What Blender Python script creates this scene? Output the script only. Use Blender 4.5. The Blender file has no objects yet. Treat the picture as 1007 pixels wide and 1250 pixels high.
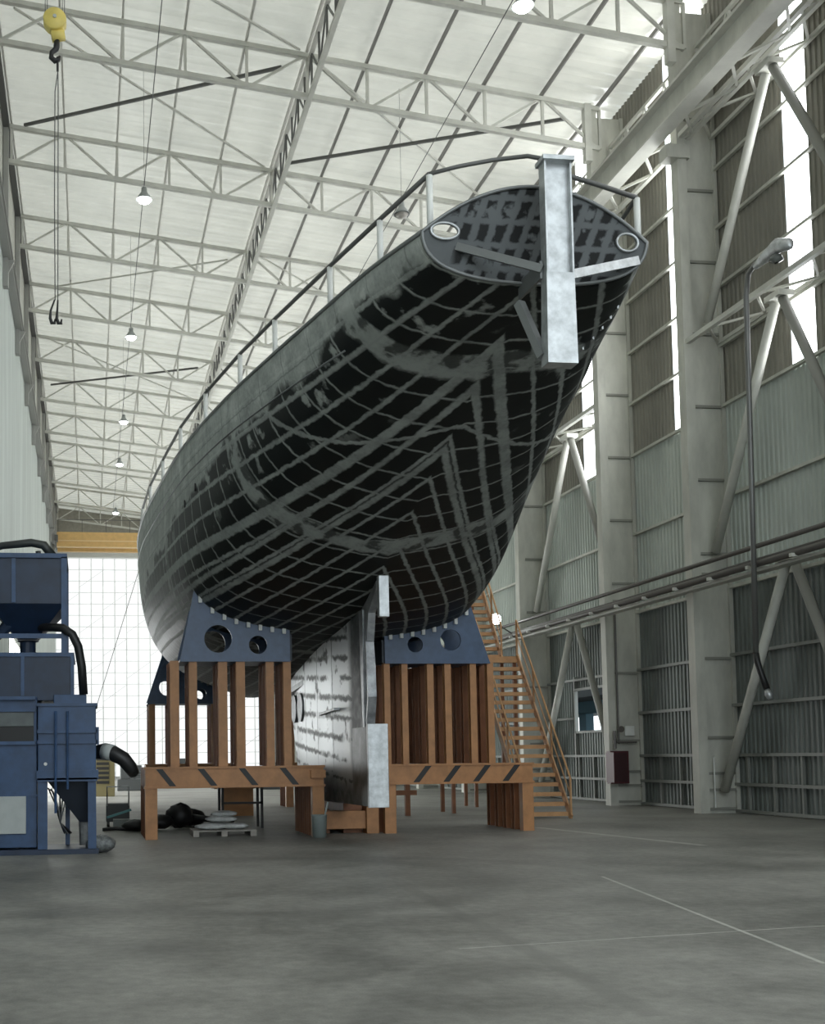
import bpy, bmesh, math, random
from mathutils import Vector, Matrix
random.seed(7)
R = math.radians
# ---------------------------------------------------------------- camera
scene = bpy.context.scene
F, PX, PY = 1400.0, 290.0, 835.0          # focal length and principal point of a 1007x1250 frame
yaw = math.atan((PX-108)/F); pit = math.atan(90/F); rol = 0.011
fwd = Vector((math.sin(yaw)*math.cos(pit), math.cos(yaw)*math.cos(pit), math.sin(pit)))
rt = Vector((math.cos(yaw), -math.sin(yaw), 0)); up = rt.cross(fwd)
rx = rt*math.cos(rol) - up*math.sin(rol); ux = up*math.cos(rol) + rt*math.sin(rol)
cd = bpy.data.cameras.new('camera'); cam = bpy.data.objects.new('camera', cd)
scene.collection.objects.link(cam); scene.camera = cam
cam.matrix_world = Matrix(((rx.x, ux.x, -fwd.x, 0), (rx.y, ux.y, -fwd.y, 0), (rx.z, ux.z, -fwd.z, 1.6), (0, 0, 0, 1)))
cd.sensor_fit = 'VERTICAL'; cd.sensor_height = 36.0; cd.lens = F/1250*36.0
cd.shift_x = (503.5-PX)/1250; cd.shift_y = (PY-625)/1250
cd.clip_end = 500
# ---------------------------------------------------------------- light
w = bpy.data.worlds.new('overcast_sky'); scene.world = w; w.use_nodes = True
bg = w.node_tree.nodes['Background']; bg.inputs[0].default_value = (0.86, 0.95, 1.0, 1); bg.inputs[1].default_value = 1.7
scene.view_settings.view_transform = 'Standard'; scene.view_settings.look = 'None'
scene.view_settings.gamma = 1; scene.view_settings.use_curve_mapping = False
scene.view_settings.exposure = 0.65
EM_BACK, EM_STRIP, EM_LAMP = .63, 4.5, 14.0
ROOF_TR = 0.155
EM_GATE = 4.0  # glow of the added gate in the left partition

# ---------------------------------------------------------------- materials
MATS = {}
def mat(name, col, rough=.6, metal=0., noise=0., scale=3., bump=0., emit=None, stretch=None, col2=None, spec=None):
    if name in MATS: return MATS[name]
    m = bpy.data.materials.new(name); m.use_nodes = True
    nt = m.node_tree; p = nt.nodes['Principled BSDF']
    p.inputs['Base Color'].default_value = (*col, 1); p.inputs['Roughness'].default_value = rough
    p.inputs['Metallic'].default_value = metal
    if spec is not None: p.inputs['Specular IOR Level'].default_value = spec
    if noise or bump or col2:
        tc = nt.nodes.new('ShaderNodeTexCoord'); mp = nt.nodes.new('ShaderNodeMapping')
        nt.links.new(tc.outputs['Object'], mp.inputs['Vector'])
        if stretch: mp.inputs['Scale'].default_value = stretch
        n = nt.nodes.new('ShaderNodeTexNoise'); n.inputs['Scale'].default_value = scale; n.inputs['Detail'].default_value = 7
        n.inputs['Roughness'].default_value = .62
        nt.links.new(mp.outputs[0], n.inputs['Vector'])
        r = nt.nodes.new('ShaderNodeValToRGB')
        c2 = col2 if col2 else tuple(c*(1-noise) for c in col)
        c1 = col if col2 else tuple(min(1, c*(1+noise)) for c in col)
        r.color_ramp.elements[0].position = .35; r.color_ramp.elements[1].position = .65
        r.color_ramp.elements[0].color = (*c2, 1); r.color_ramp.elements[1].color = (*c1, 1)
        nt.links.new(n.outputs['Fac'], r.inputs[0]); nt.links.new(r.outputs[0], p.inputs['Base Color'])
        if bump:
            b = nt.nodes.new('ShaderNodeBump'); b.inputs['Strength'].default_value = bump; b.inputs['Distance'].default_value = .02
            nt.links.new(n.outputs['Fac'], b.inputs['Height']); nt.links.new(b.outputs[0], p.inputs['Normal'])
    if emit:
        p.inputs['Emission Color'].default_value = (*emit[0], 1); p.inputs['Emission Strength'].default_value = emit[1]
    MATS[name] = m; return m

STEELP = mat('cream_painted_steel', (.56, .56, .51), .5, noise=.10, scale=1.2)
COLP = mat('grey_painted_column', (.50, .50, .445), .55, noise=.16, scale=1.5, stretch=(1, 1, .35))
DARKST = mat('dark_rod_steel', (.10, .10, .095), .5)
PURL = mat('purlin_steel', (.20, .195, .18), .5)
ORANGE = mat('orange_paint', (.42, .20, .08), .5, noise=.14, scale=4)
ORDARK = mat('dark_orange_paint', (.24, .095, .04), .55, noise=.15, scale=4)  # darker orange for rear stand rows, tower posts and trestle
STAIRP = mat('stair_ochre_paint', (.50, .28, .13), .55, noise=.12, scale=4)
BLACKP = mat('black_paint', (.012, .012, .012), .5)
BLUEM = mat('blue_machine_paint', (.028, .068, .155), .42, noise=.22, scale=3)
BLUED = mat('dark_blue_paint', (.013, .028, .062), .45, noise=.2, scale=3)
SADDLE = mat('navy_saddle_paint', (.05, .09, .17), .38, noise=.15, scale=5)
RUBBER = mat('black_rubber', (.012, .012, .013), .45)
GREYP = mat('light_grey_panel', (.42, .45, .44), .5, noise=.08)
GALV = mat('galvanised_steel', (.50, .52, .53), .38, .55, noise=.22, scale=6, bump=.1)
GALVD = mat('dull_raw_steel', (.30, .31, .32), .42, .5, noise=.35, scale=4, bump=.2)
WHITEP = mat('white_paint', (.75, .76, .73), .5, noise=.06)
YELLOW = mat('hoist_yellow', (.72, .58, .16), .45, noise=.1)
OCHRE = mat('crane_ochre', (.66, .42, .16), .5, noise=.08)
MAROON = mat('maroon_paint', (.07, .014, .018), .45)
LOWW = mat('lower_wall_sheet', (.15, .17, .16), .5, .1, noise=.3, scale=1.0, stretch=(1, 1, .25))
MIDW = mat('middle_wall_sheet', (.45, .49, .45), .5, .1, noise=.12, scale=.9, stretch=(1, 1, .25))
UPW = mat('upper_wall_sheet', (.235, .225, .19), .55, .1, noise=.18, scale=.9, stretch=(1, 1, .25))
LEFTW = mat('left_partition_sheet', (.50, .54, .51), .6, noise=.10, scale=1.2, stretch=(1, 1, .1))
STRIP = mat('daylit_translucent_strip', (.8, .8, .8), .5, emit=((.95, .98, 1), EM_STRIP))
BACKT = mat('daylit_door_sheet', (.2, .2, .2), .6, emit=((.97, 1, 1), EM_BACK))
LAMPE = mat('lamp_glow', (.9, .9, .9), .5, emit=((.92, 1, .97), EM_LAMP))
BAGM = mat('woven_sack', (.45, .46, .45), .6, noise=.3, scale=6, bump=.4)

def roof_mat():
    m = bpy.data.materials.new('white_roof_sheet'); m.use_nodes = True
    nt = m.node_tree; p = nt.nodes['Principled BSDF']; out = nt.nodes['Material Output']
    tc = nt.nodes.new('ShaderNodeTexCoord'); n = nt.nodes.new('ShaderNodeTexNoise'); n.inputs['Scale'].default_value = .45; n.inputs['Detail'].default_value = 6
    nt.links.new(tc.outputs['Object'], n.inputs['Vector'])
    r = nt.nodes.new('ShaderNodeValToRGB'); r.color_ramp.elements[0].position = .3; r.color_ramp.elements[1].position = .7
    r.color_ramp.elements[0].color = (.50, .49, .44, 1); r.color_ramp.elements[1].color = (.74, .72, .65, 1)
    nt.links.new(n.outputs['Fac'], r.inputs[0]); nt.links.new(r.outputs[0], p.inputs['Base Color'])
    p.inputs['Roughness'].default_value = .24
    t = nt.nodes.new('ShaderNodeBsdfTranslucent'); t.inputs[0].default_value = (.95, .91, .80, 1)
    mx = nt.nodes.new('ShaderNodeMixShader'); mx.inputs[0].default_value = ROOF_TR
    nt.links.new(p.outputs[0], mx.inputs[1]); nt.links.new(t.outputs[0], mx.inputs[2]); nt.links.new(mx.outputs[0], out.inputs[0])
    return m
ROOFM = roof_mat()

class NB:
    """small node-building helper"""
    def __init__(s, nt): s.nt = nt
    def m(s, op, a, b=None, c=None, clamp=False):
        n = s.nt.nodes.new('ShaderNodeMath'); n.operation = op; n.use_clamp = clamp
        for i, v in enumerate((a, b, c)):
            if v is None: continue
            if isinstance(v, (int, float)): n.inputs[i].default_value = v
            else: s.nt.links.new(v, n.inputs[i])
        return n.outputs[0]
    def line(s, x, pitch, width, soft, off=0.):
        """1 on stripes of given width every pitch"""
        f = s.m('FRACT', s.m('ADD', s.m('DIVIDE', x, pitch), 100.5 + off))
        d = s.m('MULTIPLY', s.m('ABSOLUTE', s.m('SUBTRACT', f, .5)), pitch)
        return s.m('MULTIPLY', s.m('SUBTRACT', width/2+soft, d), 1/(2*soft), clamp=True)
    def band(s, x, centre, width, soft):
        d = s.m('ABSOLUTE', s.m('SUBTRACT', x, centre))
        return s.m('MULTIPLY', s.m('SUBTRACT', width/2+soft, d), 1/(2*soft), clamp=True)
    def noise(s, vec, scale, detail=4):
        n = s.nt.nodes.new('ShaderNodeTexNoise'); n.inputs['Scale'].default_value = scale; n.inputs['Detail'].default_value = detail
        s.nt.links.new(vec, n.inputs['Vector']); return n.outputs['Fac']
    def mx(s, *a):
        o = a[0]
        for b in a[1:]: o = s.m('MAXIMUM', o, b)
        return o
    def mix(s, f, c1, c2):
        n = s.nt.nodes.new('ShaderNodeMix'); n.data_type = 'RGBA'
        for i, v in ((0, f), (6, c1), (7, c2)):
            if isinstance(v, tuple): n.inputs[i].default_value = (*v, 1)
            elif isinstance(v, (int, float)): n.inputs[i].default_value = v
            else: s.nt.links.new(v, n.inputs[i])
        return n.outputs[2]

def hull_mat():
    m = bpy.data.materials.new('primed_hull_plating'); m.use_nodes = True
    nt = m.node_tree; p = nt.nodes['Principled BSDF']; B = NB(nt)
    uvn = nt.nodes.new('ShaderNodeUVMap'); uvn.uv_map = 'plating'
    sp = nt.nodes.new('ShaderNodeSeparateXYZ'); nt.links.new(uvn.outputs[0], sp.inputs[0])
    tc = nt.nodes.new('ShaderNodeTexCoord'); ob = tc.outputs['Object']
    n1 = B.noise(ob, 7, 5); n2 = B.noise(ob, 1.1, 5); n3 = B.noise(ob, 16, 3); n4 = B.noise(ob, 2.6, 6)
    wob = B.m('MULTIPLY', B.m('SUBTRACT', n1, .5), .09)
    u = B.m('ADD', sp.outputs[0], wob); v = B.m('ADD', sp.outputs[1], wob)
    frames = B.line(u, .60, .040, .014)
    strs = B.line(v, .43, .070, .014, .2)
    uw = B.m('ADD', u, B.m('MULTIPLY', B.m('SUBTRACT', n2, .5), .55))
    brk = B.m('MULTIPLY', B.m('SUBTRACT', n4, .40), 12., clamp=True)
    rings = B.m('MULTIPLY', B.mx(B.band(uw, 14.35, .46, .03), B.band(uw, 18.9, .44, .03), B.band(uw, 24.6, .4, .03)), B.m('MAXIMUM', brk, .25))
    wide = B.mx(rings, B.band(v, 2.12, .17, .02), B.band(v, 3.05, .12, .02), B.band(B.m('SUBTRACT', v, B.m('MULTIPLY', u, .03)), 2.0, .1, .02))
    dia = B.m('ADD', u, B.m('MULTIPLY', v, .9))
    wide = B.mx(wide, B.band(dia, 18.1, .12, .02))
    # ground upper strakes
    lim = B.m('ADD', B.m('MULTIPLY', B.m('SUBTRACT', sp.outputs[0], 13.), .085), .38)
    fz = B.m('ADD', lim, B.m('MULTIPLY', B.m('SUBTRACT', n2, .5), 1.1))
    upz = B.m('MULTIPLY', B.m('SUBTRACT', fz, sp.outputs[1]), 9., clamp=True)
    fz2 = B.m('SUBTRACT', n4, .60)
    pat = B.m('MULTIPLY', B.m('MULTIPLY', fz2, 14., clamp=True), B.m('MULTIPLY', B.m('SUBTRACT', 2.1, sp.outputs[1]), 1., clamp=True))
    pat2 = B.m('MULTIPLY', B.m('MULTIPLY', B.m('SUBTRACT', n4, .66), 20., clamp=True), .6)
    strip = B.mx(frames, strs, wide, B.m('MULTIPLY', upz, .85), pat)
    strip = B.m('MULTIPLY', strip, B.m('ADD', .30, B.m('MULTIPLY', B.m('ADD', n3, n4), .62)), clamp=True)
    grey = B.mix(n4, (.20, .215, .205), (.44, .465, .44))
    grey = B.mix(B.m('MULTIPLY', upz, .8), grey, B.mix(n4, (.34, .365, .345), (.62, .65, .615)))  # ground strakes, lightened further to carry the brighter light on the side
    dark = B.mix(n4, (.004, .005, .005), (.012, .015, .014))
    col = B.mix(strip, dark, grey)
    # paler rub marks and fine seams inside the ground area
    seam = B.m('MULTIPLY', B.mx(B.line(u, .92, .02, .008), B.line(v, .42, .02, .008)), upz)
    col = B.mix(B.m('MULTIPLY', seam, .55), col, (.11, .12, .115))
    col = B.mix(B.m('MULTIPLY', B.band(sp.outputs[1], .80, .035, .01), .6), col, (.30, .31, .30))
    nt.links.new(col, p.inputs['Base Color'])
    p.inputs['Specular IOR Level'].default_value = .3; ro = B.m('ADD', .50, B.m('MULTIPLY', strip, .15)); nt.links.new(ro, p.inputs['Roughness'])
    p.inputs['Metallic'].default_value = .0
    b = nt.nodes.new('ShaderNodeBump'); b.inputs['Strength'].default_value = .5; b.inputs['Distance'].default_value = .01
    nt.links.new(B.m('ADD', strip, B.m('MULTIPLY', n1, .5)), b.inputs['Height']); nt.links.new(b.outputs[0], p.inputs['Normal'])
    return m
HULLM = hull_mat()

def transom_mat():
    m = bpy.data.materials.new('ground_transom_plate'); m.use_nodes = True
    nt = m.node_tree; p = nt.nodes['Principled BSDF']; B = NB(nt)
    tc = nt.nodes.new('ShaderNodeTexCoord'); ob = tc.outputs['Object']; sp = nt.nodes.new('ShaderNodeSeparateXYZ'); nt.links.new(ob, sp.inputs[0])
    x, z = sp.outputs[0], sp.outputs[2]
    n1 = B.noise(ob, 11, 5); n3 = B.noise(ob, 4, 6)
    wob = B.m('MULTIPLY', B.m('SUBTRACT', n1, .5), .07)
    xs = B.m('ADD', B.m('SUBTRACT', x, B.m('MULTIPLY', z, .34)), wob); zs = B.m('ADD', z, wob)
    s = B.mx(B.line(xs, .205, .085, .012), B.line(zs, .27, .075, .012, .1), B.m('MULTIPLY', B.m('SUBTRACT', n3, .56), 16., clamp=True))
    hx = B.m('ABSOLUTE', B.m('SUBTRACT', x, 5.22))
    s = B.mx(s, B.m('MULTIPLY', B.m('SUBTRACT', hx, .98), 12., clamp=True), B.m('MULTIPLY', B.m('SUBTRACT', 7.33, zs), 0., clamp=True))
    col = B.mix(s, (.004, .005, .005), B.mix(n3, (.075, .082, .085), (.13, .14, .145)))
    nt.links.new(col, p.inputs['Base Color']); p.inputs['Roughness'].default_value = .6; p.inputs['Specular IOR Level'].default_value = .25
    return m
TRANSM = transom_mat()

def keel_mat():
    m = bpy.data.materials.new('bare_keel_plate'); m.use_nodes = True
    nt = m.node_tree; p = nt.nodes['Principled BSDF']; B = NB(nt)
    tc = nt.nodes.new('ShaderNodeTexCoord'); ob = tc.outputs['Object']; sp = nt.nodes.new('ShaderNodeSeparateXYZ'); nt.links.new(ob, sp.inputs[0])
    y, z = sp.outputs[1], sp.outputs[2]
    n1 = B.noise(ob, 5, 5); n3 = B.noise(ob, 2.2, 6)
    wob = B.m('MULTIPLY', B.m('SUBTRACT', n1, .5), .16)
    zs = B.m('ADD', B.m('ADD', z, B.m('MULTIPLY', y, -.07)), wob); ys = B.m('ADD', y, wob)
    gap = B.m('MULTIPLY', B.m('SUBTRACT', B.noise(ob, 1.3, 3), .36), 9., clamp=True)
    s = B.mx(B.m('MULTIPLY', B.line(zs, .40, .10, .025), gap), B.m('MULTIPLY', B.line(ys, 1.35, .05, .02), .7), B.m('MULTIPLY', B.m('SUBTRACT', n3, .60), 14., clamp=True))  # sloping bands: shadow lines of the sheen put into colour; then upright seams
    s = B.mx(s, B.m('MULTIPLY', B.m('SUBTRACT', 21.9, ys), 4., clamp=True), B.m('MULTIPLY', B.m('SUBTRACT', 1.75, B.m('ADD', z, wob)), 1.2, clamp=True))
    s = B.m('MULTIPLY', s, B.m('ADD', .75, B.m('MULTIPLY', n1, .45)), clamp=True)
    col = B.mix(s, (.88, .90, .91), (.055, .06, .06))
    nt.links.new(col, p.inputs['Base Color'])
    nt.links.new(B.m('SUBTRACT', .85, B.m('MULTIPLY', s, .8)), p.inputs['Metallic'])
    nt.links.new(B.m('ADD', .40, B.m('MULTIPLY', n1, .15)), p.inputs['Roughness'])
    return m
KEELM = keel_mat()

def floor_mat():
    m = bpy.data.materials.new('worn_concrete'); m.use_nodes = True
    nt = m.node_tree; p = nt.nodes['Principled BSDF']; B = NB(nt)
    tc = nt.nodes.new('ShaderNodeTexCoord'); ob = tc.outputs['Object']; sp = nt.nodes.new('ShaderNodeSeparateXYZ'); nt.links.new(ob, sp.inputs[0])
    n0 = B.noise(ob, .35, 6); n1 = B.noise(ob, 1.6, 8); n2 = B.noise(ob, 9, 8); n3 = B.noise(ob, 60, 3)
    f = B.m('ADD', B.m('ADD', B.m('MULTIPLY', n0, .38), B.m('MULTIPLY', n1, .27)), B.m('ADD', B.m('MULTIPLY', n2, .20), B.m('MULTIPLY', n3, .15)))
    r = nt.nodes.new('ShaderNodeValToRGB'); r.color_ramp.elements[0].position = .40; r.color_ramp.elements[1].position = .60
    r.color_ramp.elements[0].color = (.125, .123, .112, 1); r.color_ramp.elements[1].color = (.30, .295, .27, 1)
    nt.links.new(f, r.inputs[0]); col = r.outputs[0]
    # painted marking lines, tyre sweeps and an oil stain
    x, y = sp.outputs[0], sp.outputs[1]
    def seg(x0, y0, x1, y1, wd, col_, amt):
        nonlocal col
        L = math.hypot(x1-x0, y1-y0); dx, dy = (x1-x0)/L, (y1-y0)/L
        a = B.m('ADD', B.m('MULTIPLY', B.m('SUBTRACT', x, x0), dx), B.m('MULTIPLY', B.m('SUBTRACT', y, y0), dy))
        d = B.m('ABSOLUTE', B.m('SUBTRACT', B.m('MULTIPLY', B.m('SUBTRACT', x, x0), dy), B.m('MULTIPLY', B.m('SUBTRACT', y, y0), dx)))
        k = B.m('MULTIPLY', B.m('SUBTRACT', wd, d), 1/(wd*.5), clamp=True)
        k = B.m('MULTIPLY', k, B.m('MULTIPLY', B.m('GREATER_THAN', a, 0.), B.m('LESS_THAN', a, L)))
        k = B.m('MULTIPLY', k, B.m('MULTIPLY', B.m('ADD', n2, .3), amt), clamp=True)
        col = B.mix(k, col, col_)
    def ring(cx, cy, rr, wd, amt):
        nonlocal col
        q = B.m('SQRT', B.m('ADD', B.m('POWER', B.m('ABSOLUTE', B.m('SUBTRACT', x, cx)), 2.), B.m('POWER', B.m('ABSOLUTE', B.m('SUBTRACT', y, cy)), 2.)))
        k = B.m('MULTIPLY', B.m('SUBTRACT', wd, B.m('ABSOLUTE', B.m('SUBTRACT', q, rr))), 1/wd, clamp=True)
        col = B.mix(B.m('MULTIPLY', k, B.m('MULTIPLY', n1, amt)), col, (.06, .06, .058))
    seg(6.64, 14.37, 5.51, 8.15, .028, (.5, .5, .46), 1.0)
    seg(3.04, 9.32, 6.71, 9.89, .018, (.5, .5, .46), .9)
    seg(9.76, 24.32, 10.54, 18.76, .12, (.5, .5, .46), .7)
    seg(3.83, 13.58, 3.42, 6.73, .12, (.10, .10, .092), .3)
    ring(2, 15, 3.2, .45, .5); ring(3.5, 14.6, 3.4, .3, .35); ring(10, 18, 3.0, .35, .35); ring(5.5, 5, 4.2, .4, .3); ring(.6, 9.8, .1, .55, .9)
    nt.links.new(col, p.inputs['Base Color'])
    nt.links.new(B.m('ADD', .38, B.m('MULTIPLY', n1, .3)), p.inputs['Roughness'])
    b = nt.nodes.new('ShaderNodeBump'); b.inputs['Strength'].default_value = .25; b.inputs['Distance'].default_value = .01
    nt.links.new(f, b.inputs['Height']); nt.links.new(b.outputs[0], p.inputs['Normal'])
    return m
FLOORM = floor_mat()

# ---------------------------------------------------------------- mesh helpers
class MB:
    def __init__(s): s.v = []; s.f = []; s.mi = []; s.cur = 0; s.mats = []
    def use(s, m):
        if m not in s.mats: s.mats.append(m)
        s.cur = s.mats.index(m); return s
    def add(s, vs, fs):
        n = len(s.v); s.v += [tuple(q) for q in vs]; s.f += [tuple(i+n for i in f) for f in fs]; s.mi += [s.cur]*len(fs); return s
    def box(s, x0, x1, y0, y1, z0, z1):
        vs = [(x, y, z) for z in (z0, z1) for y in (y0, y1) for x in (x0, x1)]
        return s.add(vs, [(0, 2, 3, 1), (4, 5, 7, 6), (0, 1, 5, 4), (2, 6, 7, 3), (0, 4, 6, 2), (1, 3, 7, 5)])
    def prism(s, poly, axis, a0, a1):
        """extrude polygon; axis 'x': poly=(y,z); 'y': poly=(x,z); 'z': poly=(x,y)"""
        def P(q, a): return (a, q[0], q[1]) if axis == 'x' else ((q[0], a, q[1]) if axis == 'y' else (q[0], q[1], a))
        n = len(poly); vs = [P(q, a0) for q in poly]+[P(q, a1) for q in poly]
        return s.add(vs, [tuple(range(n)), tuple(range(2*n-1, n-1, -1))]+[(i, i+n, (i+1) % n+n, (i+1) % n) for i in range(n)])
    def beam(s, p, q, wd, ht=None, upv=(0, 0, 1)):
        p = Vector(p); q = Vector(q); d = (q-p).normalized(); ht = ht or wd
        u = Vector(upv)
        if abs(d.dot(u)) > .98: u = Vector((0, 1, 0))
        a = d.cross(u).normalized(); b = a.cross(d)
        vs = [e+a*sx*wd/2+b*sz*ht/2 for e in (p, q) for sx, sz in ((-1, -1), (1, -1), (1, 1), (-1, 1))]
        return s.add(vs, [(0, 3, 2, 1), (4, 5, 6, 7), (0, 1, 5, 4), (1, 2, 6, 5), (2, 3, 7, 6), (3, 0, 4, 7)])
    def tube(s, pts, r, n=10, cap=True):
        pts = [Vector(p) for p in pts]; rs = r if isinstance(r, (list, tuple)) else [r]*len(pts)
        prev = None; rings = []
        for i, p in enumerate(pts):
            d = (pts[min(i+1, len(pts)-1)]-pts[max(i-1, 0)]).normalized()
            if prev is None:
                u = Vector((0, 0, 1)) if abs(d.z) < .9 else Vector((1, 0, 0)); a = d.cross(u).normalized()
            else: a = (prev-d*prev.dot(d)).normalized()
            prev = a; b = d.cross(a)
            rings.append([p+(a*math.cos(2*math.pi*k/n)+b*math.sin(2*math.pi*k/n))*rs[i] for k in range(n)])
        vs = [q for rr in rings for q in rr]; fs = []
        for i in range(len(pts)-1):
            for k in range(n): fs.append((i*n+k, i*n+(k+1) % n, (i+1)*n+(k+1) % n, (i+1)*n+k))
        if cap: fs += [tuple(range(n-1, -1, -1)), tuple((len(pts)-1)*n+k for k in range(n))]
        return s.add(vs, fs)
    def lathe(s, prof, c, n=20, axis='z'):
        vs = []; fs = []
        for r_, h_ in prof:
            for k in range(n):
                a = 2*math.pi*k/n
                if axis == 'z': vs.append((c[0]+r_*math.cos(a), c[1]+r_*math.sin(a), c[2]+h_))
                elif axis == 'y': vs.append((c[0]+r_*math.cos(a), c[1]+h_, c[2]+r_*math.sin(a)))
                else: vs.append((c[0]+h_, c[1]+r_*math.cos(a), c[2]+r_*math.sin(a)))
        for i in range(len(prof)-1):
            for k in range(n): fs.append((i*n+k, i*n+(k+1) % n, (i+1)*n+(k+1) % n, (i+1)*n+k))
        return s.add(vs, fs)
    def ibeam(s, x, y, z0, z1, w_, d_, t=.014, web=.012):
        """H column, flanges facing +-Y"""
        h = w_/2; k = d_/2
        poly = [(x-h, y-k), (x+h, y-k), (x+h, y-k+t), (x+web, y-k+t), (x+web, y+k-t), (x+h, y+k-t), (x+h, y+k), (x-h, y+k), (x-h, y+k-t), (x-web, y+k-t), (x-web, y-k+t), (x-h, y-k+t)]
        return s.prism(poly, 'z', z0, z1)
    def build(s, name, m=None, parent=None, smooth=False, bev=0):
        me = bpy.data.meshes.new(name); me.from_pydata(s.v, [], s.f); me.update()
        bm = bmesh.new(); bm.from_mesh(me); bmesh.ops.recalc_face_normals(bm, faces=bm.faces); bm.to_mesh(me); bm.free()
        if s.mats:
            for mm in s.mats: me.materials.append(mm)
            me.polygons.foreach_set('material_index', s.mi)
        else: me.materials.append(m)
        if smooth: me.polygons.foreach_set('use_smooth', [True]*len(me.polygons))
        o = bpy.data.objects.new(name, me); scene.collection.objects.link(o)
        if parent:
            o.parent = parent; o.matrix_parent_inverse = Matrix.Translation(-parent.location)
        if bev:
            b = o.modifiers.new('bevel', 'BEVEL'); b.width = bev; b.segments = 2; b.limit_method = 'ANGLE'
        return o

def thing(name, label, cat, loc=(0, 0, 0), group=None):
    o = bpy.data.objects.new(name, None); scene.collection.objects.link(o); o.location = loc; o.empty_display_size = .2
    return tag(o, label, cat, group)
def tag(o, label, cat, group=None, kind=None):
    o['label'] = label; o['category'] = cat
    if group: o['group'] = group
    if kind: o['kind'] = kind
    return o
def struct(o, label=None, cat=None):
    o['kind'] = 'structure'
    if label: o['label'] = label
    if cat: o['category'] = cat
    return o
def holed_plate(name, outer, holes, thick, m, parent, axis='y', at=0., lean=None):
    """flat plate with round/oval holes: outer=[(x,z)], holes=[(cx,cz,rx,rz)]"""
    bm = bmesh.new(); ed = []
    def loop(pts):
        vs = [bm.verts.new((a, at, b)) for a, b in pts]
        for i in range(len(vs)): ed.append(bm.edges.new((vs[i], vs[(i+1) % len(vs)])))
    loop(outer)
    for cx, cz, a, b in holes: loop([(cx+a*math.cos(2*math.pi*k/28), cz+b*math.sin(2*math.pi*k/28)) for k in range(28)])
    bmesh.ops.triangle_fill(bm, edges=ed, use_beauty=True, normal=(0, -1, 0))
    fs = list(bm.faces)
    r_ = bmesh.ops.extrude_face_region(bm, geom=fs)
    for v in [g for g in r_['geom'] if isinstance(g, bmesh.types.BMVert)]: v.co.y += thick
    if lean:
        for v in bm.verts: v.co.y += lean(v.co.x, v.co.z)
    bmesh.ops.recalc_face_normals(bm, faces=bm.faces)
    me = bpy.data.meshes.new(name); bm.to_mesh(me); bm.free(); me.materials.append(m)
    o = bpy.data.objects.new(name, me); scene.collection.objects.link(o)
    if parent: o.parent = parent; o.matrix_parent_inverse = Matrix.Translation(-parent.location)
    return o

# ================================================================ SETTING
YN, YF = -9.0, 106.0                       # hall ends: open gateway behind the camera, translucent door at the far end
XL, XR, XC = -3.0, 17.05, 15.95
TY = [21.6, 28.5, 33.75, 40.8] + [40.8+6.9*k for k in range(1, 10)]       # column and truss lines
NEARY = [14.7, 7.8, .9, -6.0]
def zl(x): return 22.05-.118*(x-6.7)       # lower chord height: the roof falls to the right
def zr(x): return zl(x)+1.62
struct(MB().add([(-30, -40, 0), (60, -40, 0), (60, 140, 0), (-30, 140, 0)], [(0, 1, 2, 3)]).build('floor', FLOORM), 'worn grey concrete workshop floor', 'floor')
# corrugated roof
mb = MB(); y = YN; vs = []; fs = []
while y < YF:
    for dy, dz in ((0, 0), (.30, 0), (.36, .008), (.44, .028), (.50, .036), (.60, .036), (.66, .022)):
        vs += [(XL-.1, y+dy, zr(XL-.1)+dz), (XR+.1, y+dy, zr(XR+.1)+dz)]
    y += .72
for i in range(len(vs)//2-1): fs.append((2*i, 2*i+1, 2*i+3, 2*i+2))
mb.add(vs, fs); struct(mb.build('ceiling', ROOFM), 'white ribbed roof sheeting falling towards the right wall', 'roof')

# right wall of corrugated sheets, three colour zones; uneven light is put into their tones
def corr(mb, y0, y1, z0, z1, m, pitch=.2):
    mb.use(m); n = max(1, round((y1-y0)/pitch)); p_ = (y1-y0)/n; vs = []
    for i in range(n):
        for t, d in ((0, 0), (.35, 0), (.5, .035), (.85, .035)): vs.append((XR+d, y0+(i+t)*p_))
    vs.append((XR, y1)); k = len(vs)
    mb.add([(a, b, z0) for a, b in vs]+[(a, b, z1) for a, b in vs], [(i, i+1, i+1+k, i+k) for i in range(k-1)])
ZS = 10.93; ZT = zr(XR)-.05
allY = sorted(NEARY+TY)
strips = []
for i, y0 in enumerate(allY[:-1]):
    y1 = allY[i+1]
    if abs(y0-28.5) < .1: s = (28.9, 31.1)
    elif abs(y0-21.6) < .1: s = (24.5, 25.45)
    elif abs(y0-33.75) < .1: s = (35.1, 37.3)
    else: s = (y0+1.6, y0+3.4)
    strips.append(s)
mb = MB(); prev = YN
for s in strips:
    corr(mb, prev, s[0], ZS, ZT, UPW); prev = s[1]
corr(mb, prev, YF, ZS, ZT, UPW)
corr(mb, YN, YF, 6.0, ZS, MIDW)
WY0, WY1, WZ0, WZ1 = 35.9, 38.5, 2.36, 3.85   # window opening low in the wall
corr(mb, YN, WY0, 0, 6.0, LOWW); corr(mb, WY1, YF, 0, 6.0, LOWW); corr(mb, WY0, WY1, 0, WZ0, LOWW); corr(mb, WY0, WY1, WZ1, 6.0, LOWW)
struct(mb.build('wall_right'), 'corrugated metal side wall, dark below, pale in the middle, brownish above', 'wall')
for i, s in enumerate(strips):
    m_ = MB()
    m_.box(XR+.04, XR+.06, s[0]-.02, s[1]+.02, ZS, ZT)
    struct(m_.build('window_%d' % (i+1), STRIP), 'tall strip of bright translucent sheet in the right wall', 'window')
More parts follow.
